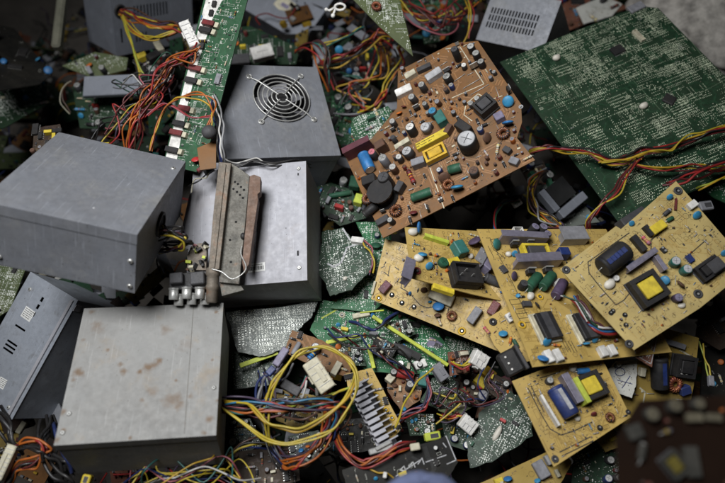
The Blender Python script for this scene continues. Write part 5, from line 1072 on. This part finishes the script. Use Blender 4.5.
cable('cable_bundle', 'dark red and orange ribbon wires behind the white plug, bottom left', ['dkred', 'orange', 'black', 'red', 'black', 'orange', 'black'],
      [(6, 452, .335), (20, 443, .34), (38, 442, .345), (44, 454, .34), (34, 462, .335), (20, 466, .33), (8, 482, .32)], .005, .0012)
cable('cable_bundle', 'glossy black cables falling between the slotted box and the stained box', ['black', 'black', 'dkgrey', 'black', 'black', 'navy'],
      [(50, 418, .30), (46, 436, .32), (50, 452, .33), (62, 466, .33), (70, 480, .32)], .009, .0019)
cable('cable_bundle', 'black cables in the bottom left corner above the white plug', ['black', 'black', 'dkgrey', 'black'], [(-4, 412, .31), (6, 424, .33), (12, 440, .33), (18, 456, .31)], .007, .0018)
cable('cable_bundle', 'red and orange wires hanging from the white oblong connector', ['orange', 'red', 'orange', 'red', 'dkred', 'orange', 'brown', 'red', 'orange', 'dkred', 'black', 'red'],
      [(195, 50, .425), (188, 58, .42), (172, 64, .41), (160, 80, .40), (152, 96, .395), (142, 112, .39), (134, 130, .38), (130, 150, .36)], .0075)
cable('cable_bundle', 'dark red wires spreading behind the large box', ['dkred', 'red', 'pink', 'black', 'yellow', 'dkred', 'black', 'purple'],
      [(170, 78, .36), (158, 94, .365), (140, 100, .37), (122, 108, .37), (112, 124, .37), (104, 142, .36)], .012, .001, wob=.9)
cable('cable_bundle', 'thin green, black and white wires beside the red bundle', ['white', 'dkgreen', 'black', 'black', 'grey', 'green'], [(118, 84, .33), (132, 88, .345), (146, 84, .36), (160, 76, .37), (172, 72, .37)], .010, .0009, wob=.9)
cable('cable', 'orange wires arching across the lower green strip to the black lump', ['orange', 'amber', 'orange'], [(150, 150, .39), (156, 128, .40), (168, 106, .415), (184, 97, .425), (200, 98, .43), (213, 104, .43), (213, 116, .43), (209, 128, .425)], .0035, .001)
cable('cable', 'thin dark red wire crossing the lower green strip', ['red', 'pink'], [(148, 116, .40), (164, 104, .41), (180, 110, .42), (194, 117, .425), (212, 116, .43)], .0015, .0009)
cable('cable', 'black and blue wires along the right side of the green strip', ['black', 'navy', 'white', 'black', 'navy', 'ltgrey'], [(214, 96, .41), (214, 112, .415), (219, 126, .42), (221, 142, .42), (222, 160, .41), (224, 176, .39)], .004, .0011)
cable('cable', 'black lead looping behind the rusty bracket', ['black', 'dkgrey', 'black', 'white'], [(222, 160, .385), (236, 166, .385), (252, 160, .385), (272, 164, .38), (296, 162, .37), (310, 166, .34)], .003, .001)
cable('cable_bundle', 'purple, orange and yellow wires leaving the top left power box', ['purple', 'orange', 'dkred', 'yellow', 'orange', 'purple', 'red', 'amber', 'brown'],
      [(121, 12, .295), (132, 16, .32), (148, 21, .335), (164, 25, .34), (178, 26, .345), (184, 30, .345)], .006, .0014)
cable('cable_bundle', 'orange and yellow wires sagging below the top left wire bundle', ['yellow', 'orange', 'yellow', 'purple', 'amber'], [(124, 16, .30), (134, 30, .325), (148, 38, .33), (164, 36, .335), (178, 30, .34)], .004, .0013)
cable('cable', 'two straight yellow wires hanging down from the top left power box', ['yellow', 'yellow', 'lime'], [(122, 15, .30), (128, 32, .32), (135, 55, .315), (142, 76, .305)], .003, .0014, wob=.25)
cable('cable_bundle', 'red and yellow wires running across the green motherboard', ['red', 'yellow', 'red', 'dkred', 'amber', 'black', 'pink'],
      [(530, 152, .345), (546, 148, .355), (566, 149, .355), (590, 153, .352), (608, 160, .35), (624, 160, .35), (642, 152, .35), (664, 150, .35), (690, 140, .352), (712, 132, .36), (740, 126, .36)], .0042, .00125, wob=.35)
cable('cable', 'yellow wire arching over the right part of the green motherboard', ['yellow', 'amber'], [(600, 163, .35), (628, 160, .355), (650, 151, .36), (672, 150, .355), (684, 138, .36), (702, 132, .362), (730, 124, .36)], .002, .0011)
cable('cable', 'yellow and dark red wires dropping off the lower corner of the motherboard', ['yellow', 'dkred', 'red', 'dkred'], [(640, 158, .352), (628, 172, .352), (616, 190, .352), (602, 206, .345), (590, 220, .33), (588, 236, .31)], .003, .0012)
cable('cable_bundle', 'yellow, red and black wires along the lower edge of the motherboard', ['yellow', 'black', 'red', 'black', 'dkred', 'amber'], [(632, 164, .35), (660, 168, .352), (690, 167, .352), (712, 172, .35), (745, 168, .35)], .004, .0011)
cable('cable_bundle', 'red wires passing behind the tip of the pale yellow board', ['red', 'dkred', 'red', 'black', 'dkred'], [(668, 184, .37), (684, 178, .375), (700, 172, .375), (716, 164, .37), (740, 158, .36)], .005, .0014)
cable('cable', 'yellow wire at the right edge beside the pale board tip', ['amber', 'lime'], [(698, 190, .35), (712, 184, .36), (730, 176, .36), (745, 176, .35)], .002, .0013)
cable('cable_bundle', 'multicoloured leads fanning between the brown board and the metal frame', ['brown', 'orange', 'amber', 'ltgrey', 'maroon', 'black', 'yellow', 'purple'],
      [(544, 172, .29), (534, 180, .30), (530, 194, .305), (536, 210, .305), (548, 220, .31), (560, 226, .31)], .006, .0012)
cable('cable', 'red, blue and green leads with the small white plug', ['red', 'blue', 'green', 'purple'], [(496, 232, .345), (494, 220, .33), (498, 208, .32), (508, 202, .31), (518, 202, .30)], .003, .0011)
cable('cable_bundle', 'wide red and black ribbon wires left of the triangular board', ['red', 'red', 'dkred', 'yellow', 'black', 'orange', 'red', 'amber'],
      [(320, 64, .27), (336, 60, .28), (352, 54, .29), (366, 44, .30), (378, 36, .30), (392, 40, .29)], .007, .0016)
cable('cable_bundle', 'yellow and black striped leads beside the white clip', ['yellow', 'black', 'teal', 'yellow'], [(318, 46, .28), (334, 42, .295), (350, 34, .30), (362, 28, .30)], .003, .0014)
cable('cable_bundle', 'red brown wires fanning down beside the grille box', ['maroon', 'dkred', 'brown', 'teal', 'red', 'black', 'orange'], [(298, 52, .27), (312, 44, .295), (322, 52, .30), (326, 68, .29), (332, 88, .26)], .008, .0014)
cable('cable_bundle', 'orange wires hanging from the tip of the triangular board', ['orange', 'amber', 'red', 'yellow', 'black'], [(398, 48, .30), (402, 62, .30), (396, 74, .29), (388, 84, .28), (382, 96, .275), (374, 108, .27), (360, 110, .26)], .005, .0014)
cable('cable_bundle', 'orange and red loose wires deep between grille box and brown board', ['orange', 'red', 'amber', 'maroon', 'yellow'], [(380, 44, .26), (382, 60, .265), (376, 76, .26), (362, 80, .255), (350, 92, .25), (368, 104, .25)], .010, .0013, wob=.9)
cable('cable_bundle', 'green and grey wires in the gap right of the grille box', ['teal', 'grey', 'dkgrey', 'green', 'maroon', 'black'], [(338, 76, .25), (350, 80, .25), (364, 90, .25), (350, 104, .245), (338, 112, .24)], .010, .0016, wob=.8)
cable('cable_bundle', 'red and yellow wires curling above the brown board at the top edge', ['red', 'yellow', 'dkred', 'red', 'orange'], [(402, -4, .30), (414, 8, .31), (430, 16, .31), (446, 10, .305), (462, 14, .30), (472, -2, .30)], .009, .0012, wob=.8)
cable('cable', 'two thin yellow wires crossing the slotted power box', ['yellow', 'amber', 'red'], [(466, -4, .31), (470, 10, .315), (470, 26, .31), (466, 40, .30)], .004, .0012)
cable('cable_bundle', 'dark red wires behind the top edge of the brown board', ['dkred', 'red', 'maroon', 'red', 'pink'], [(408, 8, .29), (420, 20, .30), (440, 26, .30), (456, 18, .295), (450, 4, .28)], .009, .0012, wob=.8)
cable('cable_bundle', 'green, blue, white and dark red ribbon sagging under the pale yellow board', ['green', 'blue', 'white', 'dkred', 'red', 'maroon'],
      [(576, 298, .365), (584, 312, .372), (592, 324, .372), (604, 330, .37), (616, 330, .365)], .004, .0015, wob=.2)
cable('cable', 'pair of thin yellow wires ending in clear plugs at the right', ['yellow', 'lime'], [(702, 344, .30), (706, 358, .30), (709, 370, .30), (712, 380, .30)], .003, .001, ends=[plug(711, 381, .302, 80, .012, .006, .005, 'grey', False)])
cable('cable', 'yellow wires running into the white square connector, centre', ['yellow', 'yellow', 'red'], [(452, 362, .28), (462, 366, .29), (472, 362, .295), (476, 356, .295)], .003, .0011)
cable('cable', 'red and yellow wires at the white connector in the dark gap', ['red', 'yellow', 'orange', 'red'], [(440, 416, .26), (452, 418, .27), (460, 414, .275), (466, 420, .275)], .004, .001)
cable('cable', 'dark lead bending over the green board in the centre', ['navy', 'black'], [(350, 322, .29), (362, 327, .30), (374, 330, .30), (384, 322, .30), (398, 314, .29)], .002, .0018)
cable('cable', 'pink and yellow lead on the edge of the crumpled green board', ['pink', 'purple', 'yellow'], [(362, 240, .305), (370, 250, .31), (373, 262, .31), (370, 274, .305)], .003, .0012)
cable('cable', 'thin black lead between the violet heat sinks and pale board', ['black', 'white', 'green'], [(562, 296, .375), (574, 300, .38), (582, 308, .38), (588, 320, .38)], .002, .0008)
cable('cable', 'thin purple and blue leads tangled below the three pin plug', ['purple', 'navy', 'dkred', 'black'], [(492, 366, .30), (484, 380, .30), (494, 394, .30), (480, 404, .295), (466, 398, .29)], .006, .001, wob=1)
cable('cable', 'dark leads winding across the small boards between the lime strips', ['black', 'navy', 'black', 'dkred'], [(330, 330, .29), (346, 342, .295), (366, 340, .295), (384, 352, .295), (400, 362, .29), (414, 378, .28)], .006, .0012, wob=1)
cable('cable', 'dark tangle of leads in the gap left of the torn green board', ['black', 'purple', 'dkred', 'yellow', 'black'], [(430, 396, .275), (444, 402, .28), (452, 394, .28), (462, 402, .28), (456, 412, .275), (440, 424, .27)], .007, .001, wob=1)
cable('cable', 'tan curled wire at the dark left gap', ['brown', 'cream'], [(72, 82, .24), (64, 88, .245), (64, 100, .24), (70, 112, .23)], .003, .001)
# blue cloth close to the lens, grey post, rough stone
def cloth():
    c = P(420, 487, .52); vs = []; fs = []; n, k = 28, 12; rng = random.Random(9)
    for a in range(k + 1):
        t = a / k
        for i in range(n):
            p = 2 * math.pi * i / n; r = math.sin(t * math.pi / 2); w = 1 + .04 * math.sin(5 * p + a) + .03 * math.sin(9 * p)
            vs.append(c + V((math.cos(p) * .045 * r * w, math.sin(p) * .028 * r * w - .045 * t * t, .022 * math.cos(t * math.pi / 2) ** .8 - .03 * t * t + .0012 * math.sin(7 * p + t * 6) - (.01 if a == k else 0))))
    for a in range(k):
        for i in range(n): j = (i + 1) % n; fs.append((a * n + i, (a + 1) * n + i, (a + 1) * n + j, a * n + j))
    mb = MB().add(vs, fs, mat('blue_cloth', (.09, .11, .20), .85, dust=.1, vary=.15, bump=.5, scale=120), True)
    tag(mb.build('cloth'), 'blurred pale blue cloth mound at the bottom edge of the picture', 'cloth')
cloth()
a, b = P(60, -8, .30), P(59, 52, .26)
M = frame((a + b) / 2, b - a, V((.1, -.2, 1))); tag(MB().box((0, 0, 0), ((b - a).length, .014, .014), mat('grey_wood', (.10, .10, .07), .8, dust=.3, bump=.4), None, ch=.003).build('post', None, M), 'dim grey green stick leaning at the top left corner', 'stick')
def rock():
    rng = random.Random(3); c = P(712, 20, .26); bm = bmesh.new(); bmesh.ops.create_icosphere(bm, subdivisions=5, radius=1)
    from mathutils import noise as nz
    for v in bm.verts:
        d = v.co.normalized(); q = 1 + .16 * nz.noise(d * 2.2) + .07 * nz.noise(d * 7) + .03 * nz.noise(d * 22)
        v.co = V((d.x * .13 * q, d.y * .115 * q, d.z * .075 * q))
    bmesh.ops.rotate(bm, verts=bm.verts, matrix=Matrix.Rotation(-.75, 3, 'Z')); me = bpy.data.meshes.new('rock'); bm.to_mesh(me); bm.free()
    me.materials.append(mat('rough_concrete', (.33, .31, .28), .9, dust=.3, vary=.6, bump=1.0, scale=50)); o = bpy.data.objects.new('concrete_lump', me); COL.objects.link(o); o.location = c + V((.035, .06, -.05))
    for p in me.polygons: p.use_smooth = True
    tag(o, 'rough grey concrete lump behind the green motherboard, top right corner', 'concrete')
rock()
# ================================================================== ground and the uncountable debris at the bottom of the heap
g = MB(); g.box((0, .45, -.05), (8, 8, .1), mat('earth', (.035, .03, .025), .95, dust=.3, vary=.4, bump=1, scale=12)); o = g.build('ground'); o['kind'] = 'structure'
def debris():
    r = random.Random(4); mb = MB()
    flat = [BOARD[k][0] for k in ('green', 'dkgreen', 'dkbrown', 'dullyellow', 'olive', 'black')]
    gm = lambda n, c: mat('shaded_' + n, c, .7, dust=.35, dustcol=(.03, .026, .02), spec=.2)  # board, part and wire colours darkened to paint in the shade of gaps
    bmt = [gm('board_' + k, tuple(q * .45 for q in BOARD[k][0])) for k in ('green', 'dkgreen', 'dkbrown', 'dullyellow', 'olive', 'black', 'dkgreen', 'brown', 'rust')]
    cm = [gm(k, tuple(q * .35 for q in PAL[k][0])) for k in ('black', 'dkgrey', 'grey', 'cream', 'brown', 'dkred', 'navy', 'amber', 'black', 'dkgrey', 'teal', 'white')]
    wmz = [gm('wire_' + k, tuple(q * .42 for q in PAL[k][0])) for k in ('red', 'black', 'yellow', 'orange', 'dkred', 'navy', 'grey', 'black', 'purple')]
    def H(x, y):
        d = ((x / .75) ** 2 + ((y - .42) / .72) ** 2); k = .4 if (x < -.42 and y > .5) else 1; return max(0, .215 * k * (1 - max(0, d - .35) * .75))
    rm = lambda: Matrix.Rotation(r.uniform(0, 6.28), 3, 'Z') @ Matrix.Rotation(r.gauss(0, .45), 3, 'X')
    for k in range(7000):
        x, y = r.uniform(-.85, .85), r.uniform(-.25, 1.25); h = H(x, y)
        if k >= 5200:                                # the taller pile just nearer than the picture's lower edge
            x, y = r.uniform(-.17, .47), r.uniform(-.28, .03); h = .57 * (1 - ((x - .15) / .32) ** 2 - ((y + .12) / .16) ** 2) ** .8 if ((x - .15) / .32) ** 2 + ((y + .12) / .16) ** 2 < 1 else 0
        if h <= .01: continue
        z = h * (1 - r.random() ** 2 * .5) - .01; t = r.random()
        if t < .2:
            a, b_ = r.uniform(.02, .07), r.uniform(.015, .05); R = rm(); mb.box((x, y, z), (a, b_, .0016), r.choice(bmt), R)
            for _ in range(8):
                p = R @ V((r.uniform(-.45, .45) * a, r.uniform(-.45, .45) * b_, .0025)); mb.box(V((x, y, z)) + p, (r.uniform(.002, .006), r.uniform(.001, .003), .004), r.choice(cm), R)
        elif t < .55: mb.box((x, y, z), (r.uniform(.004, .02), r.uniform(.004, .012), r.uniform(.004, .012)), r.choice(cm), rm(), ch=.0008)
        elif t < .75:
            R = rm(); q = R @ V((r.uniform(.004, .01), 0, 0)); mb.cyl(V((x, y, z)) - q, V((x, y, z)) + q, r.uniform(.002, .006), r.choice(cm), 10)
        elif t < .93:
            p = V((x, y, z + .005)); d = V((r.gauss(0, 1), r.gauss(0, 1), 0)).normalized() * .02; pts = [p]
            for _ in range(5): d = Matrix.Rotation(r.gauss(0, .7), 3, 'Z') @ d; p = p + d + V((0, 0, r.gauss(0, .004))); pts.append(p)
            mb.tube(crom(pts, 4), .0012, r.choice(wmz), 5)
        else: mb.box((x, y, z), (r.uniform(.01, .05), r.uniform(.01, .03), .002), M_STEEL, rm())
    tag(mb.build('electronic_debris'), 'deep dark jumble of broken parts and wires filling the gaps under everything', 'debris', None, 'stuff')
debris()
# ================================================================== light
w = bpy.data.worlds.new('World'); scene.world = w; w.use_nodes = True; bg = w.node_tree.nodes['Background']
bg.inputs[0].default_value = (.62, .78, 1, 1); bg.inputs[1].default_value = .004
def area(name, loc, target, size, power, col):
    l = bpy.data.lights.new(name, 'AREA'); l.shape = 'RECTANGLE'; l.size, l.size_y = size; l.energy = power; l.color = col
    o = bpy.data.objects.new(name, l); COL.objects.link(o); o.location = loc; o.rotation_euler = (V(target) - V(loc)).to_track_quat('-Z', 'Y').to_euler(); l.spread = math.radians(100)
area('window_light', (-.32, .36, 1.45), (-.02, .33, .3), (.5, .42), 6.6, (.97, .985, 1.0))
vs_ = scene.view_settings; vs_.view_transform = 'Standard'; vs_.look = 'None'; vs_.gamma = 1; vs_.exposure = 0
scene.render.engine = 'CYCLES'
scene.render.resolution_x = 1024; scene.render.resolution_y = 682

GR = {'circuit board': 'scrap circuit boards piled in the heap', 'cable': 'loose coloured cables strewn over the heap', 'connector': 'loose plastic cable connectors', 'strip': 'lime green plastic strips', 'block': 'small loose plastic blocks', 'plate': 'loose metal plates'}
for o in scene.objects:
    if o.parent is None and o.get('category') in GR and not o.get('group'): o['group'] = GR[o['category']]
